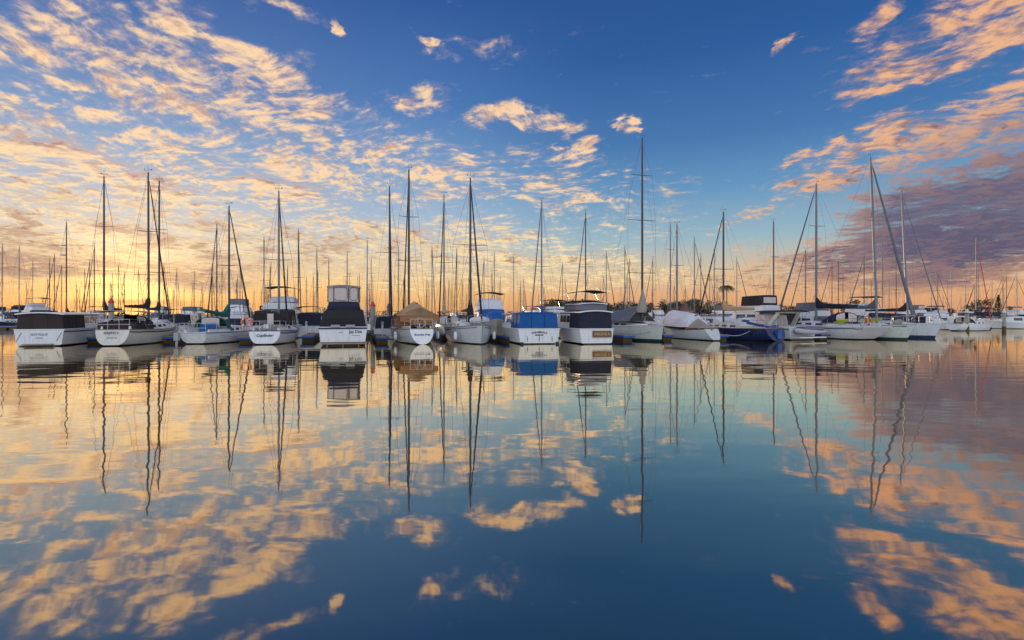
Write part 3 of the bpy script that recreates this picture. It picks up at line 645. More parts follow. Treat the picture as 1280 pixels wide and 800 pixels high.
# 7 white yacht bow-on with inflatable on deck
r = boat('sailing_yacht', 'white yacht moored bow first with pale dinghy on deck and dark cover round its mast', 'sailing yacht', 603, 431, 196, 8.8, 'bow')
H = Hull(8.8, 3.0, 'sail', fs=.95, fm=1.0, fb=1.25, tw=.7, br=.25, tr=.2, belly=.45).build(r, HWR if False else HGR, rail=M_['teak'], stripe=M_['greyc'])
coachroof(r, H, -2.2, 1.6, .45, .6, 'white', 3); rails(r, H)
rig(r, H, .6, 11.4, 'alu', .08, (.55,), boom=(2.1, 3.4), cover='navy', sw=1.15, furl='navy', forer=.06)
MB().tube([(0, .6, 1.3), (0, .6, 1.5), (0, .55, 2.2), (0, .5, 2.9)], [.30, .30, .22, .10], 8).build('mast_cover', M_['black'], r, True)
def inflatable(loc, rz, label, L=2.3, B=1.25, m='dinghy', tilt=0):
    b = thing('inflatable_dinghy', label, 'dinghy', loc, rz); b.rotation_euler = (R(tilt), 0, R(rz)); w = B / 2 - .17
    MB().tube([(-w, -L / 2, .2), (-w, 0, .2), (-w * .95, L * .28, .22), (-w * .5, L * .44, .27), (0, L / 2, .30), (w * .5, L * .44, .27), (w * .95, L * .28, .22), (w, 0, .2), (w, -L / 2, .2)], [.08, .19, .19, .19, .19, .19, .19, .19, .08], 10).build('tube', M_[m], b, True)
    MB().box(-w, w, -L * .4, L * .36, .10, .13).build('floor', M_['grey'], b); MB().box(-w, w, -.1, .12, .28, .31).build('seat', M_['teak'], b)
    MB().box(-w, w, -L * .42, -L * .39, .08, .38).build('transom', M_['grey'], b); return b
inflatable(W(r, (-.25, 2.3, 1.30)), 190, 'upturned white inflatable dinghy on the foredeck of the bow first yacht', m='pale')
fender(W(r, (1.35, 2.4, .5)), 'white fender at the left bow of the yacht carrying an inflatable')
fender(W(r, (-1.25, 2.4, .5)), 'white fender between the bow first yacht and the cruiser with the blue cover')

# 8 blue covered flybridge cruiser
r = boat('motor_cruiser', 'white flybridge cruiser with bright blue bridge cover and dark bimini, moored bow first', 'motor cruiser', 623, 425, 190, 10.5, 'bow')
H = Hull(10.5, 3.7, 'motor', fs=1.2, fm=1.25, fb=1.95, tw=.93, br=1.0).build(r, HWR if False else HC, rail=M_['white'])
house(r, 'cabin', M_['white'], [(-4, 1.55, 1.45, 1.2, 2.7), (1.2, 1.5, 1.35, 1.3, 2.75), (2.4, 1.2, .9, 1.5, 1.95)], [(-3, -1.2, .4, .85), (-.9, .8, .4, .85)])
house(r, 'windscreen_cover', M_['blue'], [(.5, 1.42, 1.32, 1.9, 2.95), (1.7, 1.42, 1.25, 1.75, 2.9), (2.5, 1.25, 1.05, 1.7, 2.0)], round_=.05)
br_ = house(r, 'bridge', M_['white'], [(-2.2, 1.4, 1.3, 2.75, 3.35), (.9, 1.36, 1.2, 2.8, 3.45)])
house(r, 'bridge_windscreen', M_['pale'], [(-1.2, 1.25, 1.05, 3.4, 4.05), (.55, 1.30, 1.05, 3.4, 4.05), (.8, 1.30, 1.1, 3.4, 3.5)], round_=.03)
bimini(r, M_['navy'], -1.6, 1.0, 1.45, 3.3, 4.55, .2); rails(r, H, stern=False, line=False, h=.7)

r.scale = (.82, .9, .80); r.location.y += .6
# 9 launch with bright blue canopy
r, H, zt = motor_launch(674, 430.2, 12, 8.2, 2.95, 'white motor launch with a bright blue cockpit canopy', 'blue', 1.0, roof=False, winm='violet', cy=2.7, fs=.98)
cloth_arch(r, 'canopy_top', M_['blue'], -4.02, -1.35, 1.33, zt - .03, zt, crown=.10, th=.05)
cloth_arch(r, 'cabin_roof', M_['white'], -1.3, 1.9, 1.30, zt, zt - .02, crown=.08, th=.06)
ltext(r, H, 'CARAMBOLA', .18, M_['ink'], .76, arcr=2.4); ltext(r, H, 'BRISBANE', .12, M_['ink'], .58)
q = MB()
for x in (-.78, 0, .85): q.box(x - .012, x + .012, -4.13, -4.11, .18, .50)
build_each(q, 'rope_line', M_['ink'], H.transom)
q = MB()
for x in (-1.15, 1.18): q.cbox(x, -4.2, -.02, .16, .2, .16)
build_each(q, 'trim_tab', M_['rub'], r); rails(r, H, stern=False, line=False)

# 10 launch with charcoal canopy and timber name board
r, H, zt = motor_launch(746, 430.4, 12, 7.8, 2.45, 'white motor launch with charcoal cockpit canopy and a carved timber name board on its transom', 'greyc' if False else 'navy', 1.07, roof=True, winm='brown', cy=2.3, fs=.98)
house(r, 'bridge_cover', M_['greyc'], [(-3.2, 1.0, .92, zt + .12, zt + .52), (-.6, 1.0, .92, zt + .12, zt + .55), (.2, .85, .7, zt + .1, zt + .3)], round_=.08)
cloth_arch(r, 'bridge_roof', M_['white'], -3.3, -.5, 1.0, zt + .54, zt + .57, crown=.08, th=.05)
cloth_arch(r, 'bridge_hood', M_['brown'], -2.6, -.2, .95, zt + .66, zt + .70, crown=.14, th=.08)
bimini(r, M_['brown'], -3.0, -.9, 1.02, zt + .6, zt + 1.30, .14)
MB().box(-.30, .98, -3.96, -3.91, .44, .86).build('name_board', M_['wood'], r); ltext(r, H, 'ABILENE A', .24, M_['gold'], .65, x=.34, dy=-.07, sx=.92, name='carved_letters')
rails(r, H, stern=False, line=False)

# 11 white racing yacht bow first, draped cover
r = boat('sailing_yacht', 'pale yacht moored bow first with the tallest mast and an olive tent draped below it', 'sailing yacht', 830, 427.4, 196, 9.8, 'bow')
H = Hull(9.8, 3.3, 'sail', fs=1.0, fm=1.02, fb=1.18, tw=.75, br=.35, belly=.5).build(r, HG, rail=M_['white'])
coachroof(r, H, -2.4, 2.2, .38, .55, 'white', 3); rails(r, H, bow=True)
rig(r, H, 2.0, 15.1, 'alu', .085, (.28, .56, .80), sw=1.1, boom=(2.3, 4.4))
dr = MB(); secs = []                                               # cover draped over the boom like a tent, open at its front
for k in arc(8, 0, 1):
    y = 1.92 - 4.6 * k; pk = 2.55 + .05 * math.sin(k * 7) - .25 * k; w = 1.15 + .15 * math.sin(k * 3); e = 1.42
    secs.append([(-w, y, e), (-w * .5, y, e + (pk - e) * .42), (0, y, pk), (w * .5, y, e + (pk - e) * .42), (w, y, e), (w * .96, y, e - .02), (0, y, pk - .06), (-w * .96, y, e - .02)])
dr.loft(secs).build('boom_tent', M_['greyc'], r, False)
MB().add([(-1.0, 1.94, 1.42), (1.0, 1.94, 1.42), (0, 1.94, 2.62), (-1.0, 1.98, 1.42), (1.0, 1.98, 1.42), (0, 1.98, 2.62)], [(0, 1, 2), (5, 4, 3), (0, 3, 4, 1), (1, 4, 5, 2), (2, 5, 3, 0)]).build('tent_front', M_['dkgreen'], r)
MB().loft([[(.24 * math.cos(a), 1.78 + .22 * math.sin(a), z) if False else (w * math.cos(a) + off, 2.06 + w * .9 * math.sin(a), z) for a in arc(9, 0, 2 * math.pi)[:-1]] for z, w, off in ((3.75, .06, 0), (3.4, .14, 0), (2.9, .26, .03), (2.3, .40, .06), (2.05, .34, .10))]).build('mast_boot_cover', M_['khaki'], r, True)
q = MB(); q.tube([(-.4, 3.2, 1.13), (-.4, 3.2, 1.2)], .22, 10); q.tube([(.3, 3.6, 1.15), (.3, 3.6, 1.22)], .16, 10); build_each(q, 'hatch', M_['glass'], r)

# 12 folkboat under a white tent
r = boat('sailing_yacht', 'clinker style yacht with varnished rail, hidden under a white angular boom tent', 'sailing yacht', 889, 425.6, 10, 7.6)
H = Hull(7.6, 2.3, 'sail', fs=.85, fm=.72, fb=1.15, tw=.46, tr=.75, dk=.0, belly=.75).build(r, HGR, rail=M_['wood'])
secs = []
for y, pk, w, e in ((-1.9, 1.62, .95, .95), (-1.3, 2.0, 1.08, .92), (1.9, 2.3, 1.05, .98), (2.4, 2.05, .9, 1.05), (3.3, 1.55, .5, 1.15)):
    secs.append([(-w, y, e), (-w * .85, y, e + (pk - e) * .5), (-w * .42, y, e + (pk - e) * .88), (0, y, pk), (w * .42, y, e + (pk - e) * .88), (w * .85, y, e + (pk - e) * .5), (w, y, e)])
MB().loft(secs).build('boom_tent', M_['pale'], r); coaming(r, H, -2.9, -1.6, .22, 'wood')
rig(r, H, 1.3, 9.4, 'alul', .075, (.6,), sw=.7, boom=(1.8, 3.2), backy=-3.7)
q = MB(); q.add([(-.9, -2.0, .9), (.9, -2.0, .9), (.75, -3.3, .9), (-.75, -3.3, .9), (0, -2.0, 1.62), (0, -3.3, 1.15)], [(0, 3, 5, 4), (1, 4, 5, 2), (3, 2, 5), (0, 4, 1)]); q.build('cockpit_cover', M_['khaki'], r)
q = MB(); q.tube([(0, -3.85, .85), (0, -4.05, .1), (0, -4.0, -.1)], .05, 6); q.build('rudder', M_['wood'], r)

# 13 blue hulled yacht with tan cover
r = boat('sailing_yacht', 'deep blue hulled sailing yacht with a tan sail cover', 'sailing yacht', 968, 426.2, 14, 9.4)
H = Hull(9.4, 2.85, 'sail', fs=.88, fm=.84, fb=1.2, tw=.55, tr=.45, dk=.0, belly=.6).build(r, HB, rail=M_['wood'])
coachroof(r, H, -1.9, 2.3, .42, .6, 'cream', 4); coaming(r, H, -4.2, -1.9, m='cream'); rails(r, H)
rig(r, H, 1.0, 10.4, 'alu', .08, (.5,), sw=.9, furl='black', forer=.055, boom=(2.25, 3.6), cover='tan', cover_h=.42)
q = MB(); q.cbox(.1, -4.95, .15, .34, .38, .62); q.tube([(.1, -4.95, .2), (.1, -4.98, -.25)], .09, 6); q.tube([(.1, -4.8, .72), (.1, -4.1, .95)], .03, 5); q.build('outboard_motor', M_['bluet'], r)
MB().loft([[(.7, -4.3, .9), (.7, -4.3, 1.15), (.62, -4.32, 1.15)], [(-.55, -4.7, .92), (-.55, -4.7, 1.1), (-.6, -4.7, 1.05)], [(-1.1, -3.2, 1.2), (-1.1, -3.2, 1.42), (-1.2, -3.2, 1.35)]]).build('stern_cover', M_['bluet'], r)

# 14 sports cruiser stern on with navy bimini and grey dinghy cover
r = boat('sports_cruiser', 'white sports cruiser with navy bimini and a grey dinghy on its stern platform', 'motor cruiser', 1003, 424.8, 20, 8.0)
H = Hull(8.0, 2.9, 'motor', fs=.9, fm=1.0, fb=1.5, tw=.92, br=1.4).build(r, HW, rail=M_['white'], stripe=M_['greyc'])
house(r, 'cabin', M_['white'], [(-.8, 1.25, 1.05, 1.0, 1.6), (1.0, 1.1, .8, 1.15, 1.65), (3.2, .5, .3, 1.35, 1.45)], [(.1, 1.1, .4, .8)], smooth=True)
ws = house(r, 'windscreen', M_['clear'], [(-1.6, 1.3, 1.1, .98, 1.85), (-.7, 1.2, .95, 1.1, 1.95), (.1, .9, .6, 1.3, 1.55)], round_=.03)
q = MB()
for sx in (-1, 1): q.loft([[(sx * 1.32, -2.2, .95), (sx * 1.22, -2.2, .95), (sx * 1.22, -1.8, .95), (sx * 1.32, -1.8, .95)], [(sx * 1.1, -2.9, 2.0), (sx * 1.0, -2.9, 2.0), (sx * 1.0, -2.6, 2.0), (sx * 1.1, -2.6, 2.0)]])
q.box(-1.12, 1.12, -2.92, -2.58, 2.0, 2.12); build_each(q, 'radar_arch', M_['cream'], r)
bimini(r, M_['navy'], -3.6, -.6, 1.25, 1.0, 2.12, .12); MB().box(-1.3, 1.3, -4.95, -4.2, .18, .26).build('swim_platform', M_['white'], r)
d_ = inflatable(W(r, (0, -4.55, .42)), 112, 'grey inflatable dinghy under a loose cover on the sports cruiser platform', 2.5, 1.2)
MB().loft([[(-.55 * s_, y, .38), (-.45 * s_, y, .55), (0, y, .58), (.45 * s_, y, .55), (.55 * s_, y, .38)] for y, s_ in ((-1.1, .8), (-.4, 1), (.3, 1.02), (.9, .8))]).build('dinghy_cover', M_['greyc'], d_, True)

# 15 long white yacht with navy cover
r = boat('sailing_yacht', 'long white sailing yacht with navy sail cover and yellow green cloths at its cockpit', 'sailing yacht', 1098, 425.4, 12, 10.6)
H = Hull(10.6, 3.3, 'sail', fs=.98, fm=.95, fb=1.2, tw=.72, tr=-1.1, dk=.05, belly=.5).build(r, HW, rail=M_['white'], stripe=M_['greyc'])
coachroof(r, H, -1.6, 3.2, .42, .6, 'white', 4); coaming(r, H, -4.6, -1.8); rails(r, H)
dodger(r, 'navy', -2.5, -1.0, 1.2, 1.25, .85, [(.5, 1.4), (1.7, 2.6)])
rig(r, H, .5, 13.0, 'alul', .095, (.40, .70), sw=1.0, furl='greyc', forer=.07, boom=(2.45, 4.1), cover='navy', cover_h=.5)
def cloth(x0, x1, y0, y1, z0, z1, m):
    a, b = [], []
    for k in arc(8, 0, 1):
        x = x0 + (x1 - x0) * k; y = y0 + (y1 - y0) * k + .03 * math.sin(k * 14); t = z1 - .07 * math.sin(k * math.pi); u = z0 + .10 * math.sin(k * 5 + 1)
        a.append([(x, y, u), (x + .015, y - .03 * math.sin(k * 9), (u + t) / 2), (x, y, t), (x + .02, y + .02, t), (x + .035, y + .02, (u + t) / 2), (x + .02, y + .02, u)])
    return MB().loft(a).build('hanging_cloth', m, r, True)
cloth(-1.45, -1.42, -4.1, -3.0, 1.25, 1.58, M_['lime']); cloth(1.42, 1.40, -4.3, -3.0, 1.32, 1.68, M_['lime']); cloth(-1.05, -.1, -4.75, -4.85, 1.36, 1.62, M_['lime'])
q = MB(); q.tube([(0, -3.9, 1.0), (0, -3.9, 1.4)], .06, 6); q.tube([(.45 * math.cos(a), -4.0, 1.4 + .45 * math.sin(a)) for a in arc(17, 0, 2 * math.pi)[:-1]], .02, 5, closed=True); q.build('helm_wheel', M_['steel'], r)
lifebuoy(W(r, (-.85, -5.25, 1.45)), 30, 'bright red lifebuoy on the stern rail of the long white yacht', 'red', .30)

# 16 pale yacht bow first with leaning mast
r = boat('sailing_yacht', 'pale yacht moored bow first with teal waterline and thick rolled jib slanting to its bow', 'sailing yacht', 1146, 425.4, 200, 9.6, 'bow')
H = Hull(9.6, 3.1, 'sail', fs=.98, fm=1.0, fb=1.2, tw=.65, br=.7, belly=.55).build(r, HG, rail=M_['grey'], stripe=M_['greyc'])
coachroof(r, H, -2.4, 2.4, .42, .58, 'white', 3); coaming(r, H, -4.4, -2.4); rails(r, H)
rig(r, H, 1.9, 14.4, 'alul', .10, (.34, .62), sw=1.0, furl='greyc', forer=.10, boom=(2.4, 4.0), cover='greyc', lean=.3, leany=-.3)
MB().tube([(-.3, 3.2, 1.26), (0, 3.6, 1.36), (.3, 3.3, 1.27)], [.12, .22, .12], 8).build('anchor_bag', M_['khaki'], r, True)
# 17 white yacht bow first with blue bottom
r = boat('sailing_yacht', 'white yacht moored bow first with blue waterline stripe and dark crumpled sail on its boom', 'sailing yacht', 1179, 423.4, 200, 9.0, 'bow')
H = Hull(9.0, 3.0, 'sail', fs=.98, fm=1.0, fb=1.2, tw=.65, br=.6, belly=.55).build(r, HWB, rail=M_['white'])
coachroof(r, H, -2.4, 2.2, .40, .58, 'white', 3); rails(r, H)
rig(r, H, 1.9, 12.4, 'alul', .085, (.45,), sw=.95, furl='greyc', forer=.035, boom=(2.2, 3.6), cover='black', leany=-.5)
# ================================================================ pontoons, pilings
def row_y(X): return 30.4 + .160 * (X + 27)                         # the line of the front row's sterns
FRONT = [(49, 'the curtained launch'), (165, 'the cream yacht'), (265, 'the green sail cover'), (340, 'the black canopied yacht'),
         (430, 'the black covered cruiser'), (518, 'the tan tent'), (585, 'the dark mast cover'), (620, 'the blue bridge cover'), (672, 'the bright blue canopy'),
         (740, 'the timber name board'), (800, 'the tallest mast'), (862, 'the white tent'), (930, 'the deep blue hull'), (992, 'the navy bimini cruiser'),
         (1055, 'the red lifebuoy yacht'), (1123, 'the thick rolled jib'), (1165, 'the blue waterline yacht'), (1230, 'the right hand pilings')]
def near(px): return min(FRONT, key=lambda f: abs(f[0] - px))[1]
def pontoon(p0, ang, L, w, name, label, cat, group=None):
    r = thing(name, label, cat, (p0[0], p0[1], 0), ang, group)
    MB().box(-w / 2, w / 2, 0, L, .36, .42).build('deck', M_['teak'], r)
    s_ = MB(); s_.box(-w / 2 - .05, w / 2 + .05, -.05, L, .24, .357); s_.build('fender_strip', M_['blued'], r)
    n = max(2, int(L / 2.2)); f = MB()
    for k in range(n): y = (k + .5) * L / n; f.box(-w / 2 + .04, w / 2 - .04, y - L / n * .42, y + L / n * .42, -.3, .237)
    f.build('float', M_['olive'], r)
    return r
for px, py, lab in ((116, 429.0, 'between the curtained launch and the cream yacht'), (214, 428, 'between the cream yacht and the yacht with green sail cover'),
                    (306, 428.4, 'between the green covered yacht and the yacht with lifebuoy'), (384, 427.0, 'left of the black covered flybridge cruiser'), (478, 428.6, 'between the flybridge cruiser and the tan tent yacht'),
                    (558, 424.0, 'between the tan tent yacht and the bow first yacht'), (640, 427.6, 'left of the launch with bright blue canopy'), (786, 426.4, 'right of the launch with timber name board'),
                    (836, 425.0, 'between the tallest masted yacht and the white tent'), (905, 425.5, 'between the white tent yacht and the deep blue yacht'), (1032, 424.0, 'right of the cruiser with navy bimini'), (1152, 421.8, 'between the two bow first yachts at the right')):
    pontoon(at(px, py), 17, 11.2, .8, 'finger_pontoon', 'blue edged finger pontoon ' + lab, 'pontoon', 'finger pontoons of the front row')
pontoon((38, 52.5), 99.1 - .0, 76, 2.0, 'walkway_pontoon', 'long blue edged walkway pontoon behind the front row of boats', 'pontoon')
pontoon((75, 82), 96, 150, 2.0, 'walkway_pontoon', 'distant walkway pontoon crossing the marina behind the second row', 'pontoon')
def piling(px, D_, ytop, label, capm, r=.24):
    X = (px - 640) / F * D_; zt = CAMH + (HOR - ytop) / F * D_; b = thing('piling', label, 'piling', (X, D_, 0), 0, 'mooring pilings')
    MB().tube([(0, 0, -1.5), (0, 0, zt - .45)], r, 12).build('shaft', M_['concrete'], b, True); MB().tube([(0, 0, -.4), (0, 0, .55)], r + .006, 12).build('tide_stain', M_['olive'], b, True)
    MB().tube([(0, 0, zt - .46), (0, 0, zt - .36), (0, 0, zt)], [r * 1.12, r * 1.12, .03], 12).build('cap', M_[capm], b, True)
piling(139, 43.5, 372, 'grey piling with red cone cap behind the cream yacht', 'red', .20)
piling(466, 42.5, 376, 'grey piling with red cone cap between the flybridge cruiser and the tan tent', 'red', .20)
piling(486, 47, 379, 'second red capped piling just left of the tan tent', 'red', .20)
piling(1209, 60, 386, 'grey piling with pale cap beside the far white yacht at the right', 'pale', .19)
piling(1255, 60, 386, 'grey piling with pale cap nearest the right edge of the photo', 'pale', .19)
piling(714, 62, 380, 'thin pale piling left of the launch with timber name board', 'pale', .2)
piling(1129, 58, 388, 'pale capped piling behind the pale yacht with rolled jib', 'pale', .18)

# ================================================================ second row and far fleet
random.seed(11)
def yacht(name, hm, cover, mm, furl, L=9.4, spr=(.5,), radar=False, hood=None, rail_=True, bim=None, sw=None, ports=3, thickm=.075, mh=13.5):
    r = thing(name, '', 'sailing yacht'); H = Hull(L, L * .31, 'sail', fs=.95, fm=.92, fb=1.25, tw=.62, tr=.1, belly=.55).build(r, hm, rail=M_['white'])
    coachroof(r, H, -L * .2, L * .26, .45, .6, 'white', ports); coaming(r, H, -L * .42, -L * .2)
    rig(r, H, L * .08, mh, mm, thickm, spr, furl=furl, forer=.06, boom=(2.2, L * .36), cover=cover, sw=sw)
    if hood: dodger(r, hood, -L * .27, -L * .13, 1.1, 1.15, .8, [(.6, 1.4), (1.7, 2.5)])
    if bim: bimini(r, M_[bim], -L * .46, -L * .28, 1.2, 1.0, 2.5, .12)
    if rail_: rails(r, H, line=False)
    if radar:
        q = MB(); q.tube([(.35, L * .08, 9.3), (.35, L * .08, 9.42), (.35, L * .08, 9.5)], [.24, .28, .16], 10); q.tube([(0, L * .08, 9.3), (.35, L * .08, 9.3)], .03, 5)
        q.build('radar_dome', M_['white'], r, True); MB().box(.06, .5, L * .08 - .05, L * .08 + .05, 10.5, 10.62).build('radar_bracket', M_['grey'], r)
    return r, H
def cruiser(name, kind, cov, L=10, hm=None):
    r = thing(name, '', 'motor cruiser'); H = Hull(L, L * .33, 'motor', fs=1.1, fm=1.15, fb=1.75, tw=.93, br=1.2).build(r, hm or HW, rail=M_['white']); B = L * .33
    house(r, 'cabin', M_['white'], [(-L * .22, B * .44, B * .40, 1.1, 2.45), (L * .12, B * .42, B * .36, 1.2, 2.45), (L * .28, B * .32, B * .2, 1.4, 1.8)], [(-L * .18, -L * .06, .4, .85), (-L * .04, L * .09, .4, .85)])
    house(r, 'cockpit_canopy', M_[cov], [(-L * .47, B * .42, B * .38, 1.1, 2.3), (-L * .225, B * .43, B * .39, 1.1, 2.4)])
    if kind == 'fly':
        house(r, 'bridge', M_['white'], [(-L * .25, B * .36, B * .34, 2.46, 2.95), (L * .08, B * .34, B * .28, 2.46, 3.15)])
        house(r, 'bridge_windscreen', M_['pale'], [(-L * .1, B * .30, B * .27, 3.1, 3.55), (L * .06, B * .30, B * .27, 3.1, 3.5)], round_=.03)
        bimini(r, M_[cov], -L * .22, L * .02, B * .36, 2.9, 4.25, .15)
    elif kind == 'enclosed':
        house(r, 'bridge', M_['white'], [(-L * .25, B * .38, B * .36, 2.46, 3.1), (L * .1, B * .36, B * .28, 2.46, 3.2)])
        e = house(r, 'bridge_enclosure', M_[cov], [(-L * .22, B * .35, B * .33, 3.1, 4.15), (L * .04, B * .34, B * .30, 3.1, 4.1)])
        end_pane(e, -B * .22, B * .28, -L * .223 - .01, 3.35, 3.95, M_['clear'], 'clear_panel')
    else:
        q = MB(); q.loft([[(sx * B * .42, y, 1.5), (sx * B * .42, y + .35, 1.5), (sx * (B * .42 - .1), y + .35, 1.5), (sx * (B * .42 - .1), y, 1.5)] for sx, y in ((1, -L * .3),)] + [[(B * .3, -L * .36, 2.9), (B * .3, -L * .33, 2.9), (B * .27, -L * .33, 2.9), (B * .27, -L * .36, 2.9)]] + [[(-B * .3, -L * .36, 2.9), (-B * .3, -L * .33, 2.9), (-B * .27, -L * .33, 2.9), (-B * .27, -L * .36, 2.9)]] + [[(-B * .42, -L * .3, 1.5), (-B * .42, -L * .3 + .35, 1.5), (-(B * .42 - .1), -L * .3 + .35, 1.5), (-(B * .42 - .1), -L * .3, 1.5)]])
        q.build('radar_arch', M_['white'], r); bimini(r, M_[cov], -L * .4, -L * .12, B * .38, 2.3, 2.95, .12)
    rails(r, H, stern=False, line=False, h=.7); return r, H
DESC = {}
def proto(key, desc, made): made[0]['label'] = desc; DESC[key] = desc; return made[0]
YP = [proto('a', 'white hulled yacht with navy sail cover', yacht('sailing_yacht', HW, 'navy', 'alu', 'navy', spr=(.5,))),
      proto('b', 'white hulled yacht with brown sail cover', yacht('sailing_yacht', HGR, 'brown', 'alu', None, spr=(.36, .66), thickm=.08)),
      proto('c', 'cream hulled yacht with tan sail cover', yacht('sailing_yacht', HC, 'khaki', 'alul', 'brown', spr=(.48,), hood='khaki')),
      proto('d', 'blue hulled yacht with grey sail cover', yacht('sailing_yacht', HB, 'greyc', 'alul', None, spr=(.5, .75))),
      proto('e', 'white hulled yacht with bright blue sail cover', yacht('sailing_yacht', HW, 'blue', 'alul', 'greyc', spr=(.47,), hood='navy', bim='navy')),
      proto('f', 'grey white hulled yacht with green sail cover', yacht('sailing_yacht', HGR, 'green', 'alu', 'navy', spr=(.52,)))]
YR = proto('r', 'white yacht with radar dome on its short mast', yacht('sailing_yacht', HW, 'brown', 'alu', None, spr=(.55,), radar=True))
YW = proto('w', 'white yacht with dark bimini and red rolled jib', yacht('sailing_yacht', HW, 'navy', 'alul', 'red', spr=(.6,), bim='black', hood='black'))
CP = {('fly', 'brown'): 'brown bimini', ('fly', 'navy'): 'navy bimini', ('enclosed', 'black'): 'black covers', ('open', 'navy'): 'navy canopy', ('open', 'blue'): 'blue canopy', ('enclosed', 'greyc'): 'grey covers'}
CPr = {}
for (k, c), w_ in CP.items():
    CPr[(k, c)] = proto(k + c, {'fly': 'white flybridge cruiser', 'enclosed': 'white cruiser with enclosed bridge', 'open': 'white arch backed cruiser'}[k] + (' and ' if k == 'enclosed' else ' with ') + w_, cruiser('motor_cruiser', k, c))
used = set()
def inst(src, px, Dd, rz, scale, label, group=None, my=0.0):
    o = src if src.name not in used else copy_tree(src); used.add(src.name)
    if o is not src: used.add(o.name)
    d = Vector((-math.sin(R(rz)), math.cos(R(rz)), 0)); X = (px - 640) / F * Dd
    o.location = Vector((X, Dd, 0)) - d * my * scale; o.rotation_euler = (0, 0, R(rz)); o.scale = (scale,) * 3; o['label'] = label
    if group: o['group'] = group
    return o
PLACED = []
# (mast px, masthead row, distance, prototype, heading, label)
SECOND = [(83, 277, 58, YR, 195, 'short masted yacht with radar dome behind the launch with dark curtains'),
          (130, 220, 46, YP[1], 197, 'yacht whose tall mast stands left of the cream yacht and its red capped piling'),
          (199, 226, 47, YP[1], 20, 'brown covered yacht whose mast crosses that of the cream yacht on its right'),
          (271, 280, 55, YP[0], 195, 'navy covered yacht just left of the mast of the green covered yacht'),
          (330, 295, 58, YP[3], 195, 'blue hulled yacht left of the mast of the yacht with lifebuoy'),
          (373, 287, 54, YP[0], 17, 'navy covered yacht right of the mast of the yacht with lifebuoy'),
          (487, 232, 45, YP[5], 196, 'yacht with tall plain mast left of the tan tented yacht'),
          (555, 243, 46, YP[2], 15, 'cream yacht with tan cover between the tan tent and the bow first yacht'),
          (677, 250, 46, YP[4], 14, 'blue covered yacht whose mast rises behind the launch with bright blue canopy'),
          (732, 265, 47, YP[5], 14, 'yacht whose mast rises behind the launch with the timber name board'),
          (781, 308, 55, YP[2], 197, 'cream yacht between the name board launch and the tallest mast'),
          (838, 280, 50, YP[3], 197, 'blue hulled yacht whose mast stands left of the white tent yacht mast'),
          (868, 298, 54, YP[4], 197, 'blue covered yacht whose mast stands right of the white tent yacht mast'),
          (967, 276, 50, YP[1], 17, 'brown covered yacht whose dark mast rises right of the deep blue yacht'),
          (1007, 312, 60, YP[0], 17, 'navy covered yacht behind the sports cruiser with navy bimini'),
          (1103, 298, 56, YP[3], 197, 'blue hulled yacht behind the leaning mast of the pale yacht'),
          (1220, 297, 62, YW, -68, 'white yacht with red rolled jib and dark bimini between the pale capped pilings')]
for px, yt, Dd, src, rz, lab in SECOND:
    z = CAMH + (HOR - yt) / F * Dd; inst(src, px, Dd, rz, z / 13.5, lab, 'yachts of the second row', 9.4 * .08); PLACED.append((px, Dd))
THIRD = [(3, 305, 72), (24, 308, 78), (62, 324, 84), (68, 318, 92), (118, 306, 74), (112, 326, 90), (148, 330, 88), (221, 336, 84), (243, 338, 90), (300, 322, 76), (396, 310, 70), (411, 323, 80), (434, 316, 74), (459, 300, 64), (464, 322, 84),
         (498, 308, 74), (540, 306, 68), (571, 310, 70), (588, 318, 80), (605, 322, 84), (618, 316, 70), (642, 320, 76), (703, 328, 84), (758, 315, 66), (787, 322, 76), (816, 322, 80),
         (876, 318, 70), (893, 314, 66), (921, 322, 74), (1040, 328, 78), (1080, 320, 66), (1048, 326, 88), (1120, 322, 78), (1189, 338, 92), (1207, 335, 84), (1164, 340, 88), (1258, 345, 92), (1271, 340, 86), (1240, 350, 100)]
cnt = {}
def far_yacht(px, yt, Dd, where):
    i = random.randrange(6); rz = random.choice((17, 197, 14, 200)); z = CAMH + (HOR - yt) / F * Dd; n_ = near(px)
    lab = DESC['abcdef'[i]] + ' ' + where + ' ' + n_
    inst(YP[i], px, Dd, rz, min(max(z / 13.5, .45), 1.35), lab, lab[:1].upper() + lab[1:] + ' and all alike', 9.4 * .08); PLACED.append((px, Dd))
for px, yt, Dd in THIRD: far_yacht(px, yt, Dd, 'midway behind')
for Dd, n, lo, hi in ((98, 36, 326, 352), (118, 40, 334, 358), (142, 40, 342, 364), (172, 38, 350, 370), (202, 44, 356, 374)):
    for k in range(n):
        px = -20 + 1320 * (k + random.uniform(.1, .9)) / n
        if px > 700 and random.random() < .45: continue
        far_yacht(px, random.uniform(lo, hi) + (7 if px > 640 else 0), Dd + random.uniform(-4, 4), 'far behind')
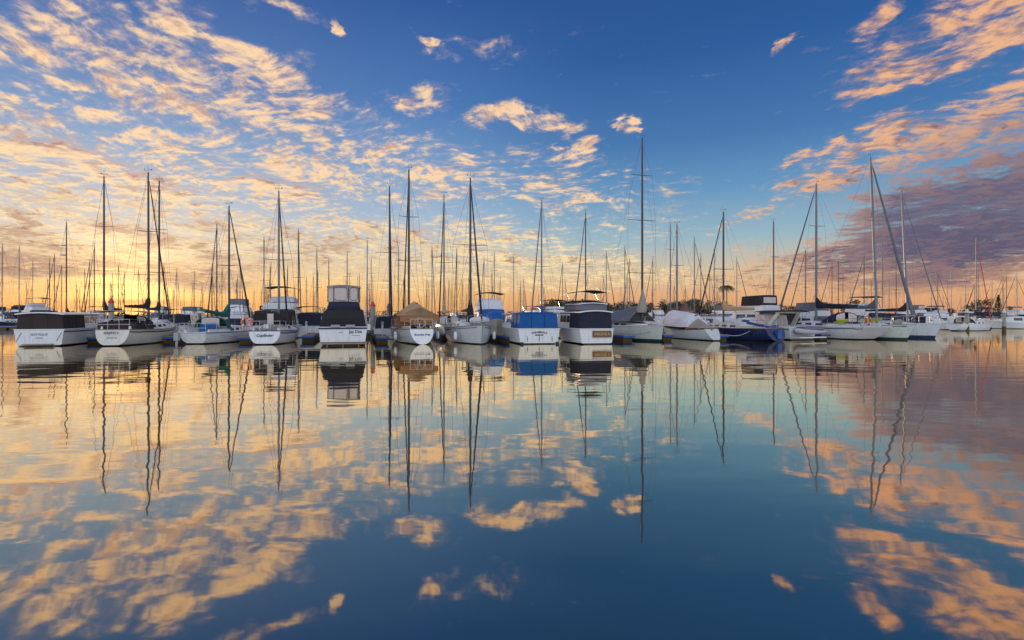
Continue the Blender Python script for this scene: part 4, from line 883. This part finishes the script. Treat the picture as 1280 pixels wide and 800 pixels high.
for px, Dd, k, rz, sc, lab in ((356, 43, ('fly', 'brown'), 12, .95, 'white flybridge cruiser with brown bimini behind the yacht with lifebuoy'),
                               (392, 46, ('open', 'navy'), 15, .85, 'arch backed cruiser with navy canopy left of the black covered flybridge cruiser'),
                               (485, 43, ('open', 'navy'), 14, .72, 'small cruiser with navy canopy between the red capped pilings and tan tent'),
                               (300, 54, ('fly', 'navy'), 15, .62, 'flybridge cruiser with navy bimini behind the green sail cover'),
                               (230, 52, ('open', 'navy'), 17, .8, 'cruiser with navy canopy seen between the cream and green covered yachts'),
                               (694, 47, ('fly', 'navy'), 195, .75, 'small flybridge cruiser behind the right side of the bright blue canopy'),
                               (895, 47, ('open', 'greyc'), 200, .7, ''), (940, 48, ('enclosed', 'black'), 20, .88, 'large cruiser with black enclosed bridge behind the deep blue yacht'),
                               (1006, 46, ('enclosed', 'greyc'), 22, .72, 'cruiser with grey enclosed bridge behind the sports cruiser with navy bimini'),
                               (1072, 52, ('fly', 'navy'), 20, .85, 'flybridge cruiser behind the long white yacht with red lifebuoy'),
                               (1178, 66, ('fly', 'navy'), 222, .70, 'white flybridge cruiser moored bow first right of the yacht with blue waterline'),
                               (1272, 70, ('open', 'blue'), 60, .68, 'cruiser with blue canopy at the right edge beside the pale capped piling'),
                               (8, 96, ('open', 'navy'), 70, 1.0, 'low white cruiser with navy canopy at the left edge of the marina'),
                               (44, 88, ('fly', 'navy'), 60, 1.1, 'flybridge cruiser with navy bimini above the launch with dark curtains')):
    k = k if k in CPr else ('open', 'navy'); lab = lab or 'small white cabin cruiser between the white tent and the deep blue yacht'
    inst(CPr[k], px, Dd, rz, sc, lab, 'motor cruisers of the back rows')
ks = list(CPr)
for k in range(34):
    px = random.uniform(-10, 1290); Dd = random.choice((84, 80, 92, 108, 128, 150)); kk = random.choice(ks)
    if (px < 80 or px > 1160) and Dd < 100: Dd += 45
    lab = DESC[kk[0] + kk[1]] + ' far behind ' + near(px)
    inst(CPr[kk], px, Dd + random.uniform(-3, 3), random.choice((17, 197)), random.uniform(.75, 1.1), lab, lab[:1].upper() + lab[1:] + ' and all alike')

# ================================================================ the far shore
random.seed(5)
grassm = mat('dry grass shore', (.10, .11, .05), .9, var=.3, scale=.3); leafm = mat('dark green foliage', (.045, .075, .025), .8, var=.5, scale=1.5); leaf2 = mat('olive foliage', (.075, .085, .03), .8, var=.5, scale=1.5)
bark = mat('grey bark', (.12, .09, .06), .9, var=.3)
lm = MB(); xs = [-6000 + 12000 * k / 60 for k in range(61)]
lm.loft([[(x, y, z) for x in xs] for y, z in ((222, -1), (224, .5), (300, .9), (1200, 1.2), (8900, 2.0))], False, False, closed=False); struct('far_shore', lm, grassm)
def tree_proto(h, w, m, lobes, n, shape='round', trunk=.28):
    r = thing('shore_tree', '', 'tree'); tb = MB(); tb.tube([(0, 0, -.3), (.1, 0, h * .35), (.05, .1, h * .7)], [trunk, trunk * .7, trunk * .3], 6)
    cb = MB()
    for i in range(lobes):
        if shape == 'cone': k = i / lobes; c = Vector((0, 0, h * (.15 + .8 * k))); rr = w * (1 - .85 * k) * .5; rz_ = h * .09
        else:
            a = random.uniform(0, 6.28); q = random.random() ** .5 * w * .36; c = Vector((q * math.cos(a), q * math.sin(a), h * random.uniform(.32, .84))); rr = w * random.uniform(.14, .26); rz_ = rr * .75
            tb.tube([(.05, 0, h * .3), tuple(c)], [trunk * .35, .03], 4)
        for j in range(n):
            v = Vector((random.gauss(0, 1), random.gauss(0, 1), random.gauss(0, 1))).normalized() * random.random() ** .35
            p = c + Vector((v.x * rr, v.y * rr, v.z * rz_)); s_ = random.uniform(.16, .38); t = Vector((random.uniform(-1, 1), random.uniform(-1, 1), random.uniform(-.6, .6))).normalized(); u = t.cross(Vector((random.uniform(-1, 1), random.uniform(-1, 1), 1))).normalized()
            cb.add([p - t * s_, p + u * s_ * .6, p + t * s_, p - u * s_ * .6], [(0, 1, 2, 3)])
    tb.build('trunk', bark, r); cb.build('crown', m, r); return r
TP = [(tree_proto(8, 8, leafm, 11, 90), 'broad dark green tree'), (tree_proto(7, 9, leaf2, 12, 80), 'spreading olive green tree'), (tree_proto(9, 6.5, leafm, 10, 90), 'upright dark tree'), (tree_proto(6, 7, leaf2, 8, 90), 'low olive bush like tree')]
def put_tree(i, px, Dd, sc, label, group):
    o = TP[i][0]; 
    if o.name in used: o = copy_tree(o)
    used.add(o.name); o.location = ((px - 640) / F * Dd, Dd, .4); o.rotation_euler = (0, 0, random.uniform(0, 6.28)); o.scale = (sc, sc, sc * random.uniform(.9, 1.1)); o['label'] = label; o['group'] = group
for k in range(62):
    px = 668 + (905 - 668) * (k + random.random() * .8) / 44 if k < 44 else random.uniform(905, 1300); i = random.randrange(4); lab = TP[i][1] + ' on the far shore behind ' + near(px)
    put_tree(i, px, random.uniform(228, 250), random.uniform(.85, 1.25) * (1 if k < 44 else .75), lab, lab + ' and all alike')
for k in range(30):
    px = -40 + 700 * (k + random.random()) / 30; i = random.randrange(4); lab = TP[i][1] + ' on the far shore behind ' + near(px)
    put_tree(i, px, random.uniform(300, 330), random.uniform(.5, .75), lab, lab + ' and all alike')
for px, yt, i in ((690, 374, 0), (1226, 374, 1), (1214, 379, 3), (1082, 380, 2), (1000, 382, 3), (964, 372, 2), (1064, 372, 3)):
    lab = {690: 'tallest rounded tree behind the launch with bright blue canopy', 1226: 'spreading tree between the two pale capped pilings', 1214: 'lower tree left of the spreading tree between the pilings', 1082: 'dark tree tip behind the long white yacht',
           1000: 'olive tree just visible above the sports cruiser', 964: 'thin tree beside the dark mast right of the black bridge enclosure', 1064: 'small rounded treetop above the long white yacht cabin'}[px]
    hh = CAMH + (HOR - yt) / F * 225; put_tree(i, px, 226, hh / (8, 7, 9, 6)[i] * (.98), lab, 'single trees on the far shore')
def pine(px, Dd, yt):
    hh = CAMH + (HOR - yt) / F * Dd; o = tree_proto(hh, hh * .42, leafm, 16, 60, 'cone', .2); o.location = ((px - 640) / F * Dd, Dd, .4); o.name = 'pine_tree'; o['label'] = 'narrow conical pine on the shore left of the right hand piling'; o['category'] = 'tree'
pine(1248, 226, 369)
def palm(px, Dd, yt, label, nfr=34):
    hh = CAMH + (HOR - yt) / F * Dd - 1.2; r = thing('palm_tree', label, 'palm tree', ((px - 640) / F * Dd, Dd, .4)); MB().tube([(0, 0, -.3), (.15, 0, hh * .5), (.05, 0, hh)], [.22, .17, .15], 7).build('trunk', bark, r, True)
    m = MB(); Lf = 3.6
    for i in range(nfr):
        a = i * 2.4; up = random.uniform(.1, 1.2); pts = []
        for j in range(8): k = j / 7; pts.append(Vector((math.cos(a) * Lf * k * (1 - .18 * k), math.sin(a) * Lf * k * (1 - .18 * k), hh + up * k * 1.6 - 2.6 * k * k)))
        for j in range(7):
            side = Vector((-math.sin(a), math.cos(a), 0))
            for sx in (-1, 1):
                for h_ in (0, .5): p = pts[j].lerp(pts[j + 1], h_); m.add([p, pts[j].lerp(pts[j + 1], h_ + .3), p + side * sx * .95 * math.sin((j + .6) / 7.6 * 3.14) + Vector((0, 0, -.45))], [(0, 1, 2)])
    m.build('fronds', leafm, r)
palm(908, 190, 355, 'tall palm silhouetted above the deep blue yacht'); palm(866, 226, 373, 'small palm top beside the house behind the white tent', 14)
# house under the trees
hx = (856 - 640) / F * 224; r = thing('shore_house', 'low house with red brown hipped roof on the shore behind the white tent', 'house', (hx, 226, .4))
MB().box(-5, 5, 0, 6, 0, 3.4).build('wall', M_['cream'], r)
MB().add([(-5.7, -.7, 3.35), (5.7, -.7, 3.35), (5.7, 6.7, 3.35), (-5.7, 6.7, 3.35), (-2.5, 3, 6.3), (2.5, 3, 6.3)], [(0, 1, 5, 4), (1, 2, 5), (2, 3, 4, 5), (3, 0, 4), (3, 2, 1, 0)]).build('roof', mat('red brown tiles', (.20, .08, .05), .8, var=.3), r)
for x in (-3.4, -.6, 2.7): end_pane(r, x - .8, x + .8, -.03, 1.0, 2.2, M_['glass'])

# ---------------------------------------------------------------- pontoon furniture and mooring lines
def pedestal(px, py, label):
    p = at(px, py); b = thing('power_pedestal', label, 'power pedestal', (p[0], p[1], .42), 17, 'power pedestals on the finger pontoons')
    MB().tube([(0, 0, 0), (0, 0, .75)], .07, 8).build('post', M_['white'], b, True); MB().tube([(0, 0, .75), (0, 0, .92), (0, 0, .98)], [.10, .10, .03], 8).build('lamp_head', M_['grey'], b, True)
for px, py, lab in ((112, 426, 'curtained launch'), (211, 425.5, 'cream yacht'), (303, 425.5, 'green covered yacht'), (383, 424.5, 'black covered cruiser'), (478, 425.5, 'tan tent yacht'), (641, 424.5, 'bright blue canopy launch'), (786, 423.6, 'name board launch')):
    pedestal(px, py, 'slim white power pedestal on the finger pontoon beside the ' + lab)
def line_(p, q, sag, label, m='wire'):
    p, q = Vector(at(p[0], p[1])) + Vector((0, 0, p[2])), Vector(at(q[0], q[1])) + Vector((0, 0, q[2])); mid = p
    pts = [p.lerp(q, k) - p + Vector((0, 0, -sag * 4 * k * (1 - k))) for k in arc(9, 0, 1)]
    o = MB().tube(pts, .014, 5).build('mooring_line', M_[m], None, True); o.location = p; tag(o, label, 'mooring line', 'mooring lines of the front row')
line_((92, 431, .85), (110, 428.6, .42), .08, 'mooring line from the curtained launch to the pontoon at its right', 'teak')
line_((168, 431, .85), (208, 427.6, .42), .12, 'mooring line from the cream yacht to the pontoon at its right', 'teak')
line_((268, 429.5, .65), (300, 427.8, .42), .08, 'mooring line from the green covered yacht to its pontoon', 'teak')
line_((462, 431, .9), (474, 428.4, .42), .06, 'mooring line from the black covered cruiser to the pontoon at its right', 'teak')
line_((503, 430.2, .85), (482, 428.4, .42), .06, 'mooring line from the tan tent yacht to the pontoon at its left', 'teak')
line_((651, 430, .85), (643, 427.6, .42), .04, 'mooring line from the bright blue canopy launch to its pontoon', 'teak')
line_((940, 425.4, .8), (908, 425.2, .42), .25, 'slack pale mooring line looping along the deep blue hull', 'pale')
line_((829, 427.0, 1.0), (790, 426.2, .42), .10, 'mooring line from the tallest masted yacht to its pontoon', 'teak')
